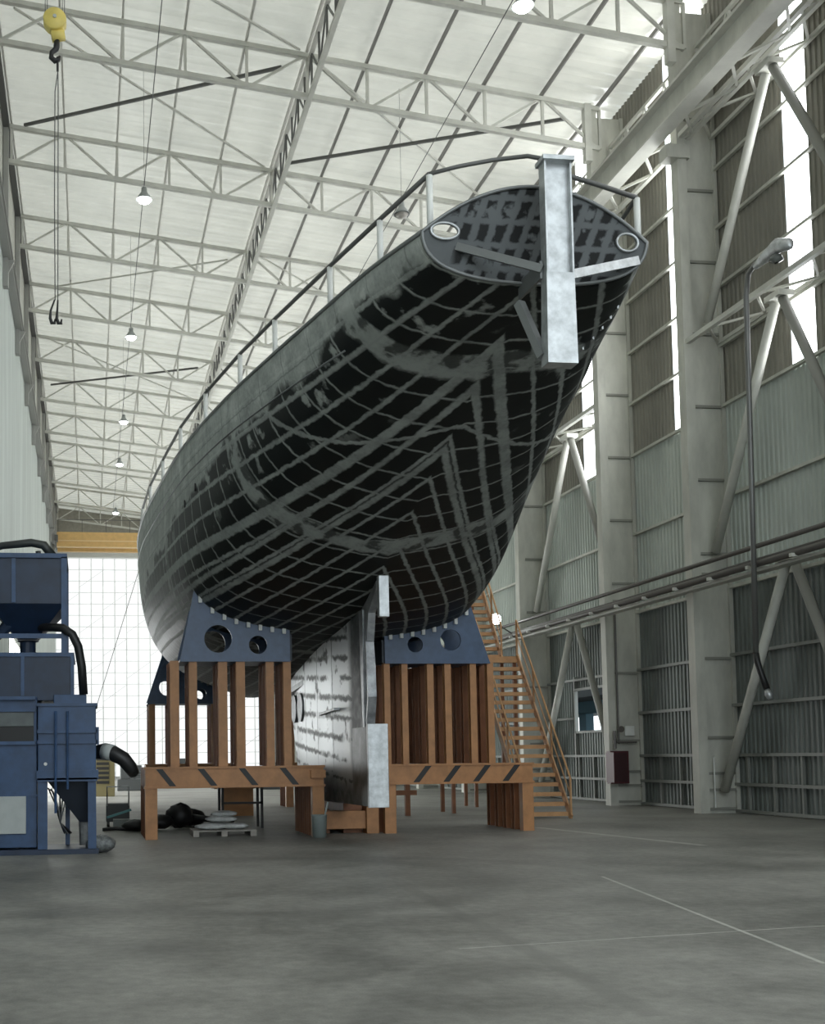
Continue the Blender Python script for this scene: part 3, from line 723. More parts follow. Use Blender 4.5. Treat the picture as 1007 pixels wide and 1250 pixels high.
m_ = MB(); m_.prism([(21.25, 4.3), (20.85, 3.9), (20.72, 3.3), (20.68, 2.7), (20.85, 2.15), (20.92, 2.15), (20.76, 2.7), (20.80, 3.3), (20.95, 3.85), (21.4, 4.2)], 'x', AX-.08, AX+.08); m_.build('stern_post', GALVD, hull)
m_ = MB(); m_.prism([(19.95, 4.95), (20.0, 4.62), (20.6, 4.25), (20.75, 3.75), (21.3, 3.7), (22.6, 4.1), (22.0, 4.6)], 'x', AX-.07, AX+.07); m_.build('skeg', GALVD, hull)
m_ = MB(); m_.box(5.07, 5.25, 19.55, 19.70, 4.05, 4.78); m_.build('rudder_tube_box', GALV, hull, bev=.006)
for y in (26.2, 27.0, 27.9):
    m_ = MB(); m_.lathe([(0, -.05), (.33, -.05), (.33, .03), (0, .03)], (AX-.30, y, 2.75), 18, 'x'); m_.build('keel_flange', GALVD, hull)
MB().beam((AX-.42, 29.2, 3.05), (AX-.2, 23.2, 3.52), .05, .12).build('keel_web', GALVD, hull)
MB().beam((AX-.30, 23.9, 2.5), (AX-.30, 22.4, 2.55), .12, .05).build('keel_bracket', GALVD, hull)
for (x, y, z) in ((4.55, 20.3, 4.98), (6.1, 20.2, 4.98)):
    MB().beam((x-.1, y, z), (x+.1, y, z+.02), .03).build('lifting_tab', GALV, hull)

# temporary guard rail round the deck
g = thing('guard_rail', 'temporary pipe guard rail with white stanchions round the hull top', 'railing', (AX, 20, 7.7))
rail = []
def post(x, y, z0, z1, r_=.04):
    MB().tube([(x, y, z0), (x, y, z1)], r_, 8).build('stanchion', WHITEP, g, True)
PYs = [13.55, 15.0, 16.95, 18.5, 20.6, 22.8, 25.4, 28.0, 31.0, 34.0]
post(3.97, 12.62, 7.62, 8.38); lp = [(3.97, 12.62, 8.40)]
for Y in PYs:
    u, yy, z = sec(Y, 1); ax = axx(Y); post(ax-u+.08, Y, z-.1, z+.58); lp.append((ax-u+.08, Y, z+.60))
MB().tube(lp, .03, 8).build('side_rail', mat('rail_grey', (.12, .12, .115), .5), g, True)
post(6.53, 12.62, 7.6, 8.24)
MB().tube([(3.97, 12.62, 8.40), (4.32, 12.60, 8.50), (4.73, 12.58, 8.59), (5.13, 12.5, 8.62), (5.25, 12.1, 8.36)], .026, 8).build('stern_rail', mat('rail_grey', (.12, .12, .115)), g, True)
MB().tube([(5.4, 12.4, 8.40), (6.0, 12.55, 8.35), (6.53, 12.62, 8.25)], .03, 8).build('stern_rail', mat('rail_grey', (.12, .12, .115)), g, True)
rp = [(6.53, 12.62, 8.25)]
for Y in PYs:
    u, yy, z = sec(Y, 1); ax = axx(Y); post(ax+u-.2, Y, z-.1, z+.55); rp.append((ax+u-.2, Y, z+.57))
MB().tube(rp, .026, 8).build('side_rail', mat('rail_grey', (.12, .12, .115)), g, True)

# ================================================================ CRADLE STANDS
def hullz(x, Y):
    """underside height of the hull at x"""
    u0 = abs(x-axx(Y))
    for j in range(61):
        u, yy, z = sec(Y, j/60)
        if u >= u0: return z
    return sec(Y, 1)[2]
def stand(label, x0, x1, Y, posts, plate, holes, rows, rowd, zt=1.42, hz=1.02, ptop=3.55, side=1, front=True):
    t = thing('cradle_stand', label, 'hull support stand', ((x0+x1)/2, Y, 0), 'orange cradle stands under the hull')
    lw = .24
    for k in range(rows):
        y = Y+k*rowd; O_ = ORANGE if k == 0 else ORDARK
        m_ = MB(); d = .20
        m_.prism([(y-.0, hz), (y+d, hz), (y+d, zt), (y, zt)], 'x', x0, x1)
        m_.build('cross_beam', O_, t, bev=.006)
        if k == 0:
            m_ = MB(); m_.box(x0-.02, x1+.02, y-.03, y+d+.02, zt-.03, zt+.012); m_.box(x0-.02, x1+.02, y-.03, y+d+.02, hz-.012, hz+.03); m_.build('beam_flange', O_, t)
            n = 4 if front else 0
            for q in range(n):
                c = x0+.35+(x1-x0-.3)*q/4 if side < 0 else x0+.75+(x1-x0-.65)*q/4
                w2 = .13; h = zt-hz-.04; s_ = 1 if side > 0 else -1
                sl = h*.75*s_
                m_ = MB(); m_.prism([(c-sl/2, hz+.03), (c-sl/2+w2, hz+.03), (c+sl/2+w2, zt-.03), (c+sl/2, zt-.03)], 'y', y-.012, y-.003); m_.build('hazard_stripe', BLACKP, t)
        for lx in (x0, x1-lw):
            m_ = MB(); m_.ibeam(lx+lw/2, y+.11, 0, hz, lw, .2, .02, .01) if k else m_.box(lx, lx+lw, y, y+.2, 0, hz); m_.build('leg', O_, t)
    for r_ in range(min(rows, 5) if side > 0 else 3):
        y = Y+.03+r_*rowd
        for (a, b_) in posts:
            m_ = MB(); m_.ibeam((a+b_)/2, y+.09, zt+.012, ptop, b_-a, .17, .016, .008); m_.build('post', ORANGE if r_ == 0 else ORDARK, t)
    # saddle box
    for kk, y in enumerate((Y, Y+1.1)):
        xs = [plate[0]+(plate[1]-plate[0])*i/14 for i in range(15)]
        if side < 0:  # left stand: outer edge leans in
            tp = [(x, hullz(x, y)-.0) for x in [plate[2]+(plate[1]-plate[2])*i/14 for i in range(15)]]
            poly = [(plate[0], ptop)]+[(plate[1], ptop)]+tp[::-1]
        else:
            tp = [(x, hullz(x, y)-.0) for x in [plate[0]+(plate[2]-plate[0])*i/14 for i in range(15)]]
            poly = [(plate[0], ptop)]+tp+[(plate[1], ptop)]
            poly = [(plate[1], ptop), (plate[0], ptop)]+tp
        holed_plate('saddle_plate', poly, holes, .05, SADDLE, t, at=y)
    xi = plate[1] if side < 0 else plate[0]
    m_ = MB(); m_.box(min(xi, xi-side*.05), max(xi, xi-side*.05) if side < 0 else xi+.05, Y+.05, Y+1.1, ptop, hullz(xi, Y+.5)-.03); m_.build('saddle_side', mat('navy_inner', (.012, .018, .03), .5), t)
    m_ = MB(); xa, xb = min(plate[0], plate[1]), max(plate[0], plate[1]); m_.box(xa, xb, Y-.01, Y+1.15, ptop-.02, ptop+.02); m_.build('saddle_base', SADDLE, t)
    n = 8
    for q in range(n):
        f = (q+.5)/n; x = (plate[2]+(plate[1]-plate[2])*f) if side < 0 else (plate[0]+(plate[2]-plate[0])*f)
        z = hullz(x, Y); m_ = MB(); m_.box(x-.035, x+.035, Y-.07, Y+.01, z-.10, z+.03); m_.build('clamp_tab', WHITEP if front else GALVD, t)
    return t
LP = [(1.61, 1.79), (1.99, 2.15), (2.58, 2.76), (2.94, 3.12), (3.55, 3.71), (3.90, 4.06)]
RP = [(6.12, 6.25), (6.50, 6.63), (7.05, 7.19), (7.43, 7.57), (7.98, 8.12), (8.36, 8.50)]
s1 = stand('orange cradle stand left of the keel with pale navy saddle plate and hazard stripes', 1.10, 4.70, 22.8, LP, (1.81, 4.04, 2.10), [(2.58, 3.99, .28, .28), (3.39, 3.87, .185, .185)], 5, .45, side=-1)
m_ = MB(); m_.box(4.42, 4.72, 22.72, 22.8, 1.18, 1.34); m_.build('end_box', ORANGE, s1)
s2 = stand('orange cradle stand right of the keel in front of the stairs, with dark navy saddle', 6.08, 9.30, 23.3, RP, (6.14, 8.42, 8.03), [(6.80, 3.93, .165, .165), (7.57, 4.03, .225, .225)], 5, .5, side=1)
s3 = stand('smaller looking orange cradle stand behind the left one, with glowing round openings', 1.78, 4.9, 36.6, [(1.9, 2.1), (2.5, 2.7), (3.2, 3.4), (3.9, 4.1)], (1.85, 4.1, 2.50), [(2.50, 3.87, .27, .27), (3.57, 3.66, .17, .17)], 2, .6, ptop=3.36, side=-1, front=False)
s4 = stand('orange cradle stand farther back behind the right one', 6.3, 8.8, 36.6, [(6.4, 6.6), (7.0, 7.2), (7.7, 7.9), (8.3, 8.5)], (6.4, 8.5, 8.2), [(7.0, 3.8, .2, .2), (7.8, 4.0, .25, .25)], 3, .5, ptop=3.45, side=1, front=False)
# blocks under the keel
t = thing('keel_block', 'orange steel frame lying on the floor under the keel', 'support', (5.4, 23.5, 0))
m_ = MB(); m_.box(4.75, 5.72, 23.5, 23.75, .10, .47); m_.build('rail', ORANGE, t, bev=.006)
m_ = MB(); m_.box(5.72, 5.98, 23.42, 23.8, 0, .56); m_.build('end_post', ORANGE, t, bev=.006)
m_ = MB(); m_.box(4.75, 5.0, 23.75, 26.5, .0, .5); m_.box(5.3, 5.7, 23.75, 26.5, 0, .66); m_.build('bearer', ORDARK, t)
tag(MB().box(3.6, 4.5, 31.5, 32.1, 0, .75).box(3.4, 4.7, 31.4, 32.2, .75, .82).build('keel_prop', ORANGE), 'low orange block on the floor behind the left stand', 'support block')
t = thing('work_table', 'black steel work table under the left stand', 'table', (3.5, 26, 0))
MB().box(2.95, 3.95, 25.9, 26.7, .92, .98).build('top', BLACKP, t)
for x, y in ((2.97, 25.92), (3.87, 25.92), (2.97, 26.6), (3.87, 26.6)): MB().box(x, x+.06, y, y+.06, 0, .92).build('leg', BLACKP, t)
MB().box(2.97, 3.93, 25.92, 25.98, .55, .60).build('rail', BLACKP, t)

# ================================================================ STAIRS
t = thing('access_stair', 'ochre steel stair tower with open treads right of the stands', 'stairs', (11.3, 27.4, 0))
def flight(xa, xb, ya, za, yb, zb, n):
    for i in range(n):
        f = (i+.6)/n; y = ya+(yb-ya)*f; z = za+(zb-za)*f
        MB().box(xa+.03, xb-.03, y-.02, y+.19, z-.085, z+.015).build('tread', STAIRP, t)
    for x in (xa, xb):
        MB().beam((x, ya, za+.02), (x, yb, zb), .04, .19).build('stringer', STAIRP, t)
        MB().tube([(x, ya+.0, za+1.02), (x, yb, zb+1.02)], .026, 8).build('handrail', STAIRP, t)
        MB().tube([(x, ya+.0, za+.58), (x, yb, zb+.58)], .018, 6).build('mid_rail', STAIRP, t)
        for f in (0, .33, .66, 1): MB().beam((x, ya+(yb-ya)*f, za+(zb-za)*f), (x, ya+(yb-ya)*f, za+(zb-za)*f+1.02), .045).build('baluster', STAIRP, t)
flight(10.72, 11.9, 27.4, 0, 30.75, 4.35, 18)
MB().box(9.9, 11.95, 30.75, 31.95, 4.27, 4.35).build('landing', STAIRP, t)
flight(10.72, 11.9, 31.95, 4.35, 34.2, 7.7, 14)
MB().box(9.15, 11.95, 34.2, 35.4, 7.62, 7.7).build('landing', STAIRP, t)
for x in (10.0, 11.85):
    for y in (30.85, 31.85): MB().box(x-.05, x+.05, y-.05, y+.05, 0, 4.3).build('tower_post', ORDARK, t)
for x in (9.25, 11.85):
    for y in (34.3, 35.3): MB().box(x-.05, x+.05, y-.05, y+.05, 0, 7.65).build('tower_post', ORDARK, t)
for z in (1.2, 2.6): MB().beam((10, 30.85, z), (11.85, 30.85, z), .06).build('cross_rail', ORDARK, t)

# ================================================================ BLASTING MACHINE (left)
mc = thing('blasting_machine', 'large blue shot-blasting machine with hopper tower at the left edge', 'machine', (-1, 20.6, 0))
def bx(name, x0, x1, y0, y1, z0, z1, m=BLUEM, bev=.01): return MB().box(x0, x1, y0, y1, z0, z1).build(name, m, mc, bev=bev)
bx('upper_bin', -2.6, -.42, 20.03, 21.6, 4.3, 5.12, BLUED)
m_ = MB(); m_.box(-2.65, -.37, 19.98, 21.65, 5.10, 5.18); m_.box(-.47, -.37, 19.98, 20.06, 3.43, 5.12); m_.box(-.47, -.37, 21.5, 21.6, 3.43, 5.12)
m_.box(-2.6, -.37, 20.0, 20.06, 3.70, 3.78); m_.box(-1.32, -1.25, 20.0, 20.03, 4.32, 5.1); m_.build('tower_frame', BLUEM, mc)
m_ = MB(); cx = -1.08
m_.add([(-1.72, 20.05, 4.3), (-.42, 20.05, 4.3), (-.42, 21.5, 4.3), (-1.72, 21.5, 4.3), (cx-.17, 20.6, 3.74), (cx+.17, 20.6, 3.74), (cx+.17, 20.95, 3.74), (cx-.17, 20.95, 3.74)], [(0, 1, 5, 4), (1, 2, 6, 5), (2, 3, 7, 6), (3, 0, 4, 7), (0, 3, 2, 1), (4, 5, 6, 7)]); m_.build('hopper_cone', BLUED, mc)
m_ = MB(); m_.add([(-3.0, 20.05, 4.3), (-1.74, 20.05, 4.3), (-1.74, 21.5, 4.3), (-3.0, 21.5, 4.3), (-2.5, 20.6, 3.74), (-2.2, 20.6, 3.74), (-2.2, 20.95, 3.74), (-2.5, 20.95, 3.74)], [(0, 1, 5, 4), (1, 2, 6, 5), (2, 3, 7, 6), (3, 0, 4, 7), (0, 3, 2, 1), (4, 5, 6, 7)])
m_.v = [(max(x, -2.9), y, z) for x, y, z in m_.v]; m_.build('hopper_cone', BLUED, mc)
m_ = MB(); m_.lathe([(.14, 0), (.14, .26), (.2, .28)], (cx, 20.77, 3.44), 14); m_.build('hopper_outlet', BLUED, mc)
m_ = MB(); m_.tube([(-1.62, 20.5, 3.72), (-1.48, 20.5, 3.9), (-1.40, 20.5, 4.0)], [.05, .10, .13], 10); m_.build('elbow', BLUED, mc)
bx('middle_bin', -2.6, -.28, 20.02, 21.7, 2.62, 3.40, BLUED)
m_ = MB(); m_.box(-2.65, -.25, 19.99, 21.75, 3.38, 3.45); m_.box(-.31, -.25, 19.98, 20.03, 2.6, 3.4); m_.box(-1.16, -1.10, 19.99, 20.02, 2.7, 3.38); m_.build('bin_rim', BLUEM, mc)
bx('lower_cabinet', -2.6, -.88, 19.85, 21.6, .12, 2.68)
bx('cabinet_top', -.60, -.04, 19.95, 20.6, 2.55, 2.72)
bx('inspection_door', -1.75, -.93, 19.80, 19.86, 2.17, 2.42, mat('door_grey_green', (.10, .115, .115), .5, noise=.2))
bx('dark_slot', -1.75, -.93, 19.825, 19.86, 1.92, 2.17, BLACKP, 0)
m_ = MB(); m_.box(-1.8, -.90, 19.77, 19.86, 2.42, 2.48); m_.box(-1.8, -.9, 19.77, 19.86, 1.86, 1.92); m_.box(-1.8, -.9, 19.74, 19.87, 2.62, 2.68); m_.box(-2.6, -.86, 19.82, 19.87, .98, 1.02); m_.build('door_ledge', BLUEM, mc)
bx('side_housing', -.86, .12, 19.75, 20.9, 1.40, 2.53)
m_ = MB(); m_.box(-.88, .15, 19.72, 20.95, 2.51, 2.56)
for z in (2.08, 1.90, 1.26): m_.box(-.87, .14, 19.70, 19.76, z-.03, z+.03)
m_.box(-.88, .16, 19.70, 20.95, 1.26, 1.42)
m_.box(.12, .17, 19.7, 19.78, 1.85, 2.15)
m_.build('housing_band', BLUEM, mc)
for x in (-.56, -.36): MB().tube([(x, 19.66, .7 if x < -.4 else 1.1), (x, 19.66, 2.42)], .022, 8).build('guide_rod', BLUEM, mc)
MB().lathe([(0, 0), (.03, 0), (.03, .02), (0, .03)], (-.73, 19.72, 1.53), 10, 'y').build('knob', WHITEP, mc)
m_ = MB(); m_.add([(-.72, 19.85, 1.26), (.0, 19.85, 1.26), (.0, 20.8, 1.26), (-.72, 20.8, 1.26), (-.16, 20.1, .52), (.0, 20.1, .52), (.0, 20.4, .52), (-.16, 20.4, .52)], [(0, 1, 5, 4), (1, 2, 6, 5), (2, 3, 7, 6), (3, 0, 4, 7), (0, 3, 2, 1), (4, 5, 6, 7)]); m_.build('discharge_cone', mat('navy_inner', (.012, .018, .03)), mc)
for x0, x1, y in ((-.86, -.70, 19.75), (-.02, .12, 19.75), (-.02, .12, 20.8), (-.42, -.34, 20.8)): MB().box(x0, x1, y, y+.08, .08, 1.26).build('leg', BLUEM, mc)
bx('base_frame', -2.6, .16, 19.75, 21.0, .0, .09, BLUED, 0)
bx('control_panel', -1.9, -1.06, 19.79, 19.86, .36, .99, GREYP, .005)
cp = [o for o in mc.children if o.name.startswith('control_panel')][0]
for (x, z) in ((-1.5, .82), (-1.38, .83), (-1.25, .84), (-1.48, .70), (-1.30, .70), (-1.2, .75)):
    k_ = MB().lathe([(0, -.02), (.018, -.02), (.018, 0), (0, 0)], (x, 19.79, z), 8, 'y').build('button', BLACKP)
    k_.parent = cp; k_.matrix_parent_inverse = cp.matrix_world.inverted() @ Matrix.Identity(4)
    k_.matrix_parent_inverse = Matrix.Translation(-mc.location)
# ducts and hoses of the machine
MB().tube([(-2.3, 20.8, 5.15), (-1.9, 20.5, 5.28), (-1.5, 20.3, 5.36), (-1.0, 20.3, 5.42), (-.78, 20.3, 5.38), (-.62, 20.3, 5.18)], [.05, .06, .065, .075, .08, .08], 12).build('top_duct', mat('dull_duct', (.035, .04, .038), .4), mc, True)
MB().tube([(-.88, 20.8, 5.16), (-.90, 20.8, 5.36)], .05, 10).build('duct_stub', mat('dull_duct', (.03, .03, .03)), mc)
MB().tube([(-1.0, 20.7, 4.02), (-.8, 20.4, 3.93), (-.62, 20.1, 3.9), (-.44, 19.93, 3.87), (-.28, 19.92, 3.76), (-.18, 19.92, 3.55), (-.12, 19.95, 3.2), (-.09, 19.98, 2.72)], .075, 12).build('suction_hose', RUBBER, mc, True)
MB().tube([(.10, 20.4, 1.72), (.25, 20.3, 1.74), (.42, 20.2, 1.70), (.60, 20.2, 1.60), (.72, 20.2, 1.45), (.78, 20.3, 1.35)], [.12, .14, .14, .13, .12, .10], 14).build('outlet_hose', RUBBER, mc, True)
MB().tube([(.26, 20.29, 1.745), (.42, 20.19, 1.705)], .145, 14).build('hose_clamp_band', GREYP, mc, True)
MB().tube([(-.1, 20.25, .6), (-.08, 20.25, .12)], .09, 10).build('discharge_pipe', GALVD, mc)
for k in range(6):
    a = random.random(); MB().tube([(-.75+a*.3, 20.3+.1*k, 1.1), (-.65+a*.4, 20.2, .75+.1*k), (-.5, 20.4, .5), (-.3-a*.2, 20.4+.1*k, .3)], .014, 6).build('cable', RUBBER if k % 2 else GALVD, mc, True)
bm_bag = MB()
def blob(c, sx, sy, sz, n=14, m_=8, seed=0):
    rnd = random.Random(seed); vs = []; fs = []
    for i in range(m_+1):
        ph = math.pi*i/m_
        for k in range(n):
            th = 2*math.pi*k/n; r_ = 1+rnd.uniform(-.10, .10)
            vs.append((c[0]+sx*r_*math.sin(ph)*math.cos(th), c[1]+sy*r_*math.sin(ph)*math.sin(th), max(c[2]-sz, c[2]+sz*r_*math.cos(ph))))
    for i in range(m_):
        for k in range(n): fs.append((i*n+k, i*n+(k+1) % n, (i+1)*n+(k+1) % n, (i+1)*n+k))
    return vs, fs
tag(MB().add(*blob((.2, 19.98, .15), .26, .2, .15, seed=4)).build('plastic_sheet', mat('crumpled_plastic', (.16, .17, .17), .3, noise=.5, scale=12, bump=.6), smooth=True), 'crumpled plastic heap by the foot of the blue machine', 'plastic heap')

# ================================================================ FLOOR CLUTTER
t = thing('pallet', 'low wooden pallet under the left stand carrying grey sacks', 'pallet', (2.7, 23.9, 0))
for k in range(5): MB().box(2.1, 3.4, 23.4+.2*k, 23.55+.2*k, .10, .125).build('deck_board', mat('grey_pallet_wood', (.30, .28, .25), .7, noise=.2), t)
for x in (2.1, 2.68, 3.28): MB().box(x, x+.12, 23.4, 24.35, 0, .10).build('block', mat('grey_pallet_wood', (.3, .28, .25)), t)
for i, (x, y, z, sx, lab) in enumerate(((2.5, 23.7, .19, .34, 'front left'), (3.0, 23.72, .19, .3, 'front right'), (2.65, 24.05, .2, .36, 'back left'), (2.72, 23.85, .33, .33, 'middle, second layer'), (2.8, 23.92, .44, .28, 'topmost'))):
    tag(MB().add(*blob((x, y, z), sx, .2, .065, seed=i)).build('sack', BAGM, smooth=True), 'grey sack on the pallet under the left stand, '+lab, 'sack', 'sacks on the pallet')
t = thing('bucket', 'pale grey bucket with a stick in it at the right leg of the left stand', 'bucket', (4.55, 22.6, 0))
MB().lathe([(0, 0), (.135, 0), (.155, .43), (.165, .45), (.150, .44), (.13, .03), (0, .03)], (4.55, 22.6, 0), 20).build('pail', mat('bucket_plastic', (.26, .30, .29), .5), t, True)
MB().tube([(4.58, 22.6, .08), (4.73, 22.6, .70)], .018, 6).build('stick', GREYP, t)
t = thing('industrial_vacuum', 'black shop vacuum and nozzle lying on the floor behind the left stand', 'vacuum cleaner', (1.3, 26, 0))
MB().add(*blob((2.05, 26.2, .3), .32, .3, .28, seed=11)).build('tank', RUBBER, t, True)
MB().add(*blob((1.55, 26.0, .18), .35, .25, .16, seed=12)).build('motor', RUBBER, t, True)
MB().tube([(2.3, 26.2, .25), (2.8, 26.2, .2), (3.3, 26.3, .16)], [.09, .06, .04], 8).build('nozzle', RUBBER, t, True)
tag(MB().add(*blob((1.0, 25.4, .14), .28, .2, .13, seed=21)).build('tool_bag', RUBBER, smooth=True), 'small black tool bag on the floor in front of the pale tool crate', 'bag')
tag(MB().add(*blob((2.35, 27.3, .2), .42, .3, .2, seed=22)).build('tarpaulin', RUBBER, smooth=True), 'crumpled dark tarpaulin on the floor behind the shop vacuum', 'tarpaulin')
t = thing('welding_cart', 'small dark welding cart on the floor between blue machine and left stand', 'cart', (.65, 27.6, 0))
MB().box(.4, .95, 27.4, 27.9, .12, .55).build('power_unit', mat('far_machine_dark', (.05, .055, .055), .5), t, bev=.02)
for x in (.45, .9):
    for y in (27.45, 27.85): MB().lathe([(0, -.03), (.07, -.03), (.07, .03), (0, .03)], (x, y, .07), 12, 'x').build('wheel', RUBBER, t)
MB().tube([(.42, 27.4, .5), (.42, 27.3, .95), (.93, 27.3, .95), (.93, 27.4, .5)], .018, 8).build('handle', GALVD, t)
t = thing('toolbox', 'open tool crate with pale lid on the floor near the blue machine', 'toolbox', (.9, 26.5, 0))
MB().box(.55, 1.25, 26.4, 26.9, .05, .22).build('crate', mat('crate_grey', (.20, .22, .21), .5), t)
MB().beam((.4, 26.3, .28), (.95, 26.3, .45), .06, .05).build('handle', mat('teal_plastic', (.10, .28, .28), .5), t)
tag(MB().tube([(.3, 25.8, .04), (.6, 25.9, .05), (.9, 25.7, .04), (1.2, 26, .05), (1.4, 25.8, .04)], .04, 8).build('cable_coil', RUBBER, smooth=True), 'black cable snaking on the floor near the blue machine', 'cable')
tag(MB().tube([(3.0, 25.2, .02), (2.6, 25.6, .02), (2.9, 26.1, .03), (2.3, 26.5, .02), (1.8, 27.2, .02)], .012, 6).build('thin_cable', RUBBER, smooth=True), 'thin wire looping over the floor under the left stand', 'cable')
t = thing('generator_cabinet', 'cream louvred cabinet on the floor behind the blue machine', 'cabinet', (.7, 50, 0))
MB().box(.25, 1.1, 49.8, 51, 0, 1.85).build('body', mat('cream_cabinet', (.16, .135, .06), .5), t, bev=.02)
for k in range(6): MB().box(.32, .85, 49.76, 49.8, .55+k*.2, .67+k*.2).build('louvre', BLACKP, t)
# far machinery row along the foot of the far doors
far = [(1.4, 58, 1.5, .9, 1.3), (3.1, 62, 1.8, 1.0, .9), (5.0, 66, 1.2, .9, 1.6), (2.2, 72, 2.4, 1.2, 1.2), (6.6, 60, 1.6, 1.0, 1.0), (8.6, 57, 1.3, 1.0, 1.5), (10.4, 63, 2.0, 1.2, 1.1), (12.6, 58, 1.4, 1.1, 1.8), (-.2, 66, 1.3, 1.0, 1.5)]
flab = ['behind the cream cabinet', 'low one seen under the left saddle', 'seen between the stand posts', 'wide one farthest left of the keel', 'behind the keel', 'right of the keel behind the stand', 'long one behind the right stand', 'tall one behind the stairs', 'behind the blue machine']
for i, (x, y, w_, d_, h_) in enumerate(far):
    t = thing('workshop_machine', 'dark workshop machine far down the hall, '+flab[i], 'machine', (x, y, 0), 'dark machines far down the hall')
    dk = mat('far_machine_dark', (.05, .055, .055), .5)
    MB().box(x, x+w_, y, y+d_, .0, h_*.45).build('bed', dk, t, bev=.03)
    MB().box(x+w_*.1, x+w_*.45, y+.1, y+d_-.1, h_*.45, h_).build('head', dk, t, bev=.04)
    MB().tube([(x+w_*.6, y+.3, h_*.45), (x+w_*.6, y+.3, h_*.9)], .05, 8).build('column', dk, t)
    MB().tube([(x+w_*.45, y+.3, h_*.7), (x+w_*.95, y+.3, h_*.7)], .06, 8).build('spindle', dk, t)
t = thing('trestle', 'rusty trestle behind the right stand', 'trestle', (7.5, 30, 0))
for x in (6.9, 7.45, 8.4): MB().box(x, x+.13, 30.0, 30.13, 0, 1.0).build('leg', ORDARK, t)
MB().box(6.85, 8.7, 29.95, 30.18, .55, .68).build('rail', ORDARK, t)
MB().box(6.7, 8.8, 29.9, 30.25, 1.0, 1.12).build('top', ORDARK, t)
for i, x in enumerate((7.2, 7.6, 8.0)):
    tag(MB().tube([(x, 30.02, .78), (x, 30.12, .78)], .11, 12).build('pipe_offcut', RUBBER), ['left', 'middle', 'right'][i]+' one of the dark pipe ends resting on the trestle rail', 'pipe offcut', 'pipe ends on the trestle')

# ================================================================ LAMPS, HOIST, FAR CRANE
ll = ['bright bell lamp hanging nearest at the upper left', 'bell lamp hanging second along the left row', 'bell lamp hanging third along the left row', 'bell lamp hanging fourth along the left row', 'bell lamp hanging last along the left row, before the far gable']
def lamp(x, y, z, lab, r_=.27, on=True):
    t = thing('high_bay_lamp', lab, 'lamp', (x, y, z), 'bell lamps hanging under the roof')
    MB().lathe([(.05, .42), (.09, .40), (.10, .25), (.14, .20), (r_*.8, .08), (r_, 0), (r_*.96, .0), (r_*.76, .07), (.1, .17)], (x, y, z), 20).build('shade', mat('lamp_shade_grey', (.30, .32, .31), .4), t, True)
    MB().lathe([(0, .04), (r_*.55, .03), (r_*.82, 0), (r_*.6, -.08), (0, -.12)], (x, y, z), 16).build('bulb', LAMPE if on else mat('lamp_off_glass', (.35, .33, .30), .3), t, True)
    MB().tube([(x, y, z+.42), (x, y, zr(x))], .006, 6).build('flex', DARKST, t)
for (x, y, z), lab in zip(((1.84, 36.5, 19.85), (1.85, 48.6, 19.75), (1.9, 61, 19.7), (1.92, 70, 19.7), (2.0, 84, 19.7)), ll): lamp(x, y, z, lab)
lamp(10.25, 25, 19.3, 'bright bell lamp at the top edge above the transom')
lamp(10.06, 35, 19.05, 'unlit brownish bell lamp above the stern rail', on=False)
tag(MB().tube([(1.84, 10, 20.35), (1.84, YF-4, 20.2)], .014, 6).build('suspension_cable', DARKST), 'thin cable running down the hall over the left lamp row', 'cable')
tag(MB().tube([(10.2, 10, 19.75), (10.0, YF-4, 19.6)], .014, 6).build('suspension_cable', DARKST), 'thin cable running down the hall above the stern', 'cable')
# ceiling-edge lamp glow high on the right behind the post
lamp(12.6, 40.0, 17.4, 'small lamp glowing behind the top of the transom post', .3)
t = thing('flood_lamp', 'small bright round work lamp on the wall beside the stair top', 'lamp', (14.9, 40.6, 6.4))
MB().lathe([(0, 0), (.2, 0), (.23, .12), (.1, .3), (0, .3)], (14.9, 40.5, 6.6), 14, 'y').build('housing', DARKST, t)
MB().lathe([(0, -.06), (.12, -.05), (.2, -.005)], (14.9, 40.5, 6.6), 14, 'y').build('lens', LAMPE, t)
MB().beam((14.9, 40.7, 6.5), (15.6, 40.75, 6.1), .04).build('arm', DARKST, t)

# hoist bridge overhead with yellow hook block and slings
t = thing('bridge_crane', 'ochre overhead bridge crane above the top of the picture', 'crane', (6, 21.2, 18.9))
MB().box(XL+.1, 15.4, 20.9, 21.5, 19.2, 20.1).build('girder', OCHRE, t)
MB().box(XL+.1, XL+.5, 20, 22.4, 19.15, 19.6).build('end_carriage', OCHRE, t)
MB().box(15.1, 15.6, 20, 22.4, 19.15, 19.6).build('end_carriage', OCHRE, t)
MB().box(-1.1, -.1, 20.8, 21.6, 18.5, 19.2).build('trolley', YELLOW, t)
t = thing('hook_block', 'yellow hoist hook block with black hook at the upper left', 'hook block', (-.59, 21, 15.3))
m_ = MB(); m_.lathe([(0, -.13), (.2, -.13), (.215, -.10), (.215, .10), (.2, .13), (0, .13)], (-.60, 21, 15.47), 22, 'y'); m_.build('sheave_cover', YELLOW, t, True)
m_ = MB(); m_.lathe([(0, -.15), (.035, -.15), (.035, -.12)], (-.60, 21, 15.49), 10, 'y'); m_.build('hub', GREYP, t)
m_ = MB(); m_.tube([(-.66, 21, 15.17), (-.42, 21, 15.22)], [.11, .10], 12); m_.build('swivel', YELLOW, t, True)
m_ = MB(); m_.tube([(-.56, 21, 15.12), (-.57, 21, 14.98), (-.58, 21, 14.93), (-.66, 21, 14.86), (-.67, 21, 14.76), (-.60, 21, 14.70), (-.53, 21, 14.73), (-.51, 21, 14.80)], [.05, .06, .055, .045, .05, .055, .045, .02], 10); m_.build('hook', BLACKP, t, True)
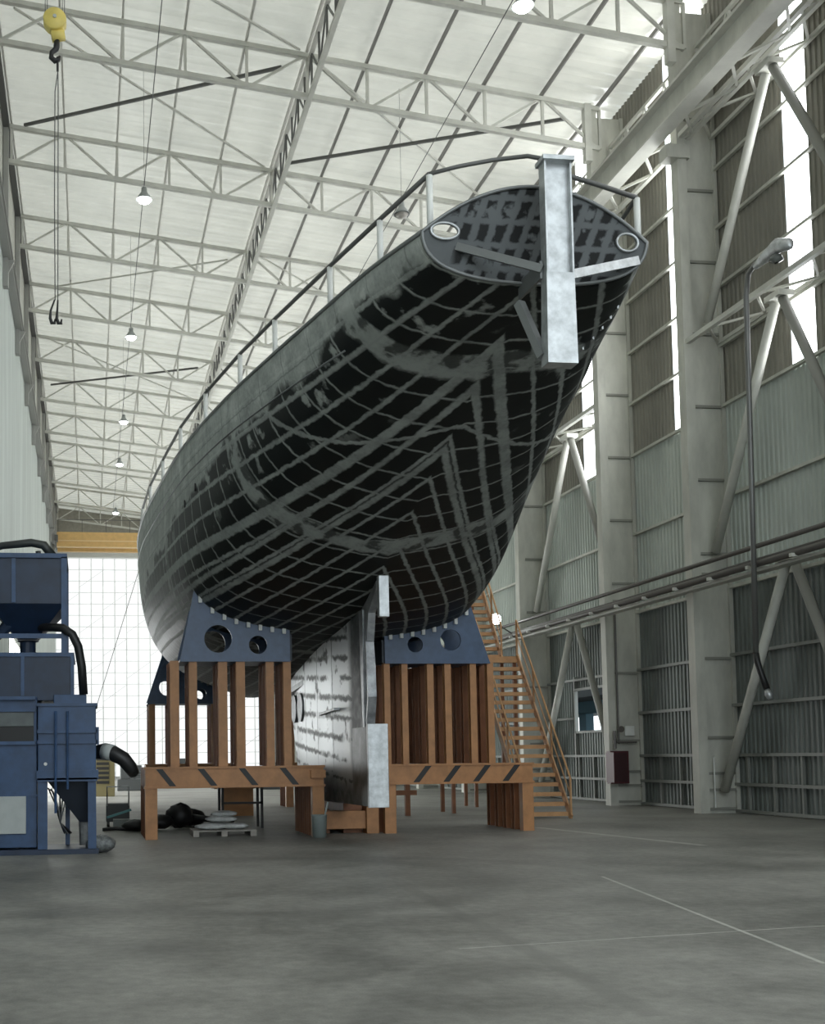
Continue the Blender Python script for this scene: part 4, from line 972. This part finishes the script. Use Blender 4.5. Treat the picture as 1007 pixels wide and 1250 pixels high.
for x in (-.78, -.74, -.46, -.42): MB().tube([(x+.0, 21, 15.5), (x, 21, 18.6)], .008, 6).build('hoist_rope', DARKST, t)
t = thing('lifting_sling', 'long two-leg wire sling hanging from the hoist hook', 'sling', (-.58, 21, 9.6))
MB().tube([(-.55, 21, 14.78), (-.55, 21, 14.5)], .022, 8).build('master_link', BLACKP, t)
MB().tube([(-.545, 21, 14.5), (-.60, 21, 14.1), (-.61, 21, 12), (-.60, 21, 10.1)], .011, 6).build('wire_leg', DARKST, t)
MB().tube([(-.545, 21, 14.5), (-.54, 21, 14.1), (-.545, 21, 12), (-.55, 21, 10.1)], .011, 6).build('wire_leg', DARKST, t)
for x, dx in ((-.61, -.05), (-.55, .01)):
    MB().tube([(x, 21, 10.1), (x+dx-.02, 21, 9.9), (x+dx-.03, 21, 9.75), (x+dx, 21, 9.66), (x+dx+.05, 21, 9.66), (x+dx+.06, 21, 9.74)], [.015, .02, .03, .035, .03, .012], 8).build('sling_hook', BLACKP, t, True)
# far crane
t = thing('bridge_crane', 'ochre double-girder bridge crane at the far end under the last truss', 'crane', (6, 92, 18.6))
MB().box(XL+.5, 15.0, 91.6, 92.1, 18.55, 19.75).build('girder', OCHRE, t)
MB().box(XL+.5, 15.0, 93.6, 94.1, 18.55, 19.75).build('girder', OCHRE, t)
MB().box(XL+.5, 15.0, 91.5, 91.62, 19.0, 19.08).box(XL+.5, 15.0, 91.5, 91.62, 18.5, 18.58).build('girder_lip', mat('pale_ochre', (.8, .6, .32), .5), t)
MB().box(XL+.35, XL+.6, 91, 95, 18.9, 19.4).build('end_carriage', DARKST, t)
MB().box(14.95, 15.55, 91, 95, 19.15, 19.6).build('end_carriage', DARKST, t)
for k in range(9): MB().beam((XL+.6+k*1.9, 91.6, 19.75), (XL+.6+k*1.9, 91.6, 20.75), .04).build('guard_post', DARKST, t)
MB().beam((XL+.6, 91.6, 20.75), (15, 91.6, 20.75), .05).build('guard_bar', DARKST, t)
tag(MB().tube([(4.6, 91.4, 18.6), (-1.2, 91.4, .02)], .03, 6).build('slack_rope', DARKST), 'thin rope slanting down in front of the far doors', 'rope')
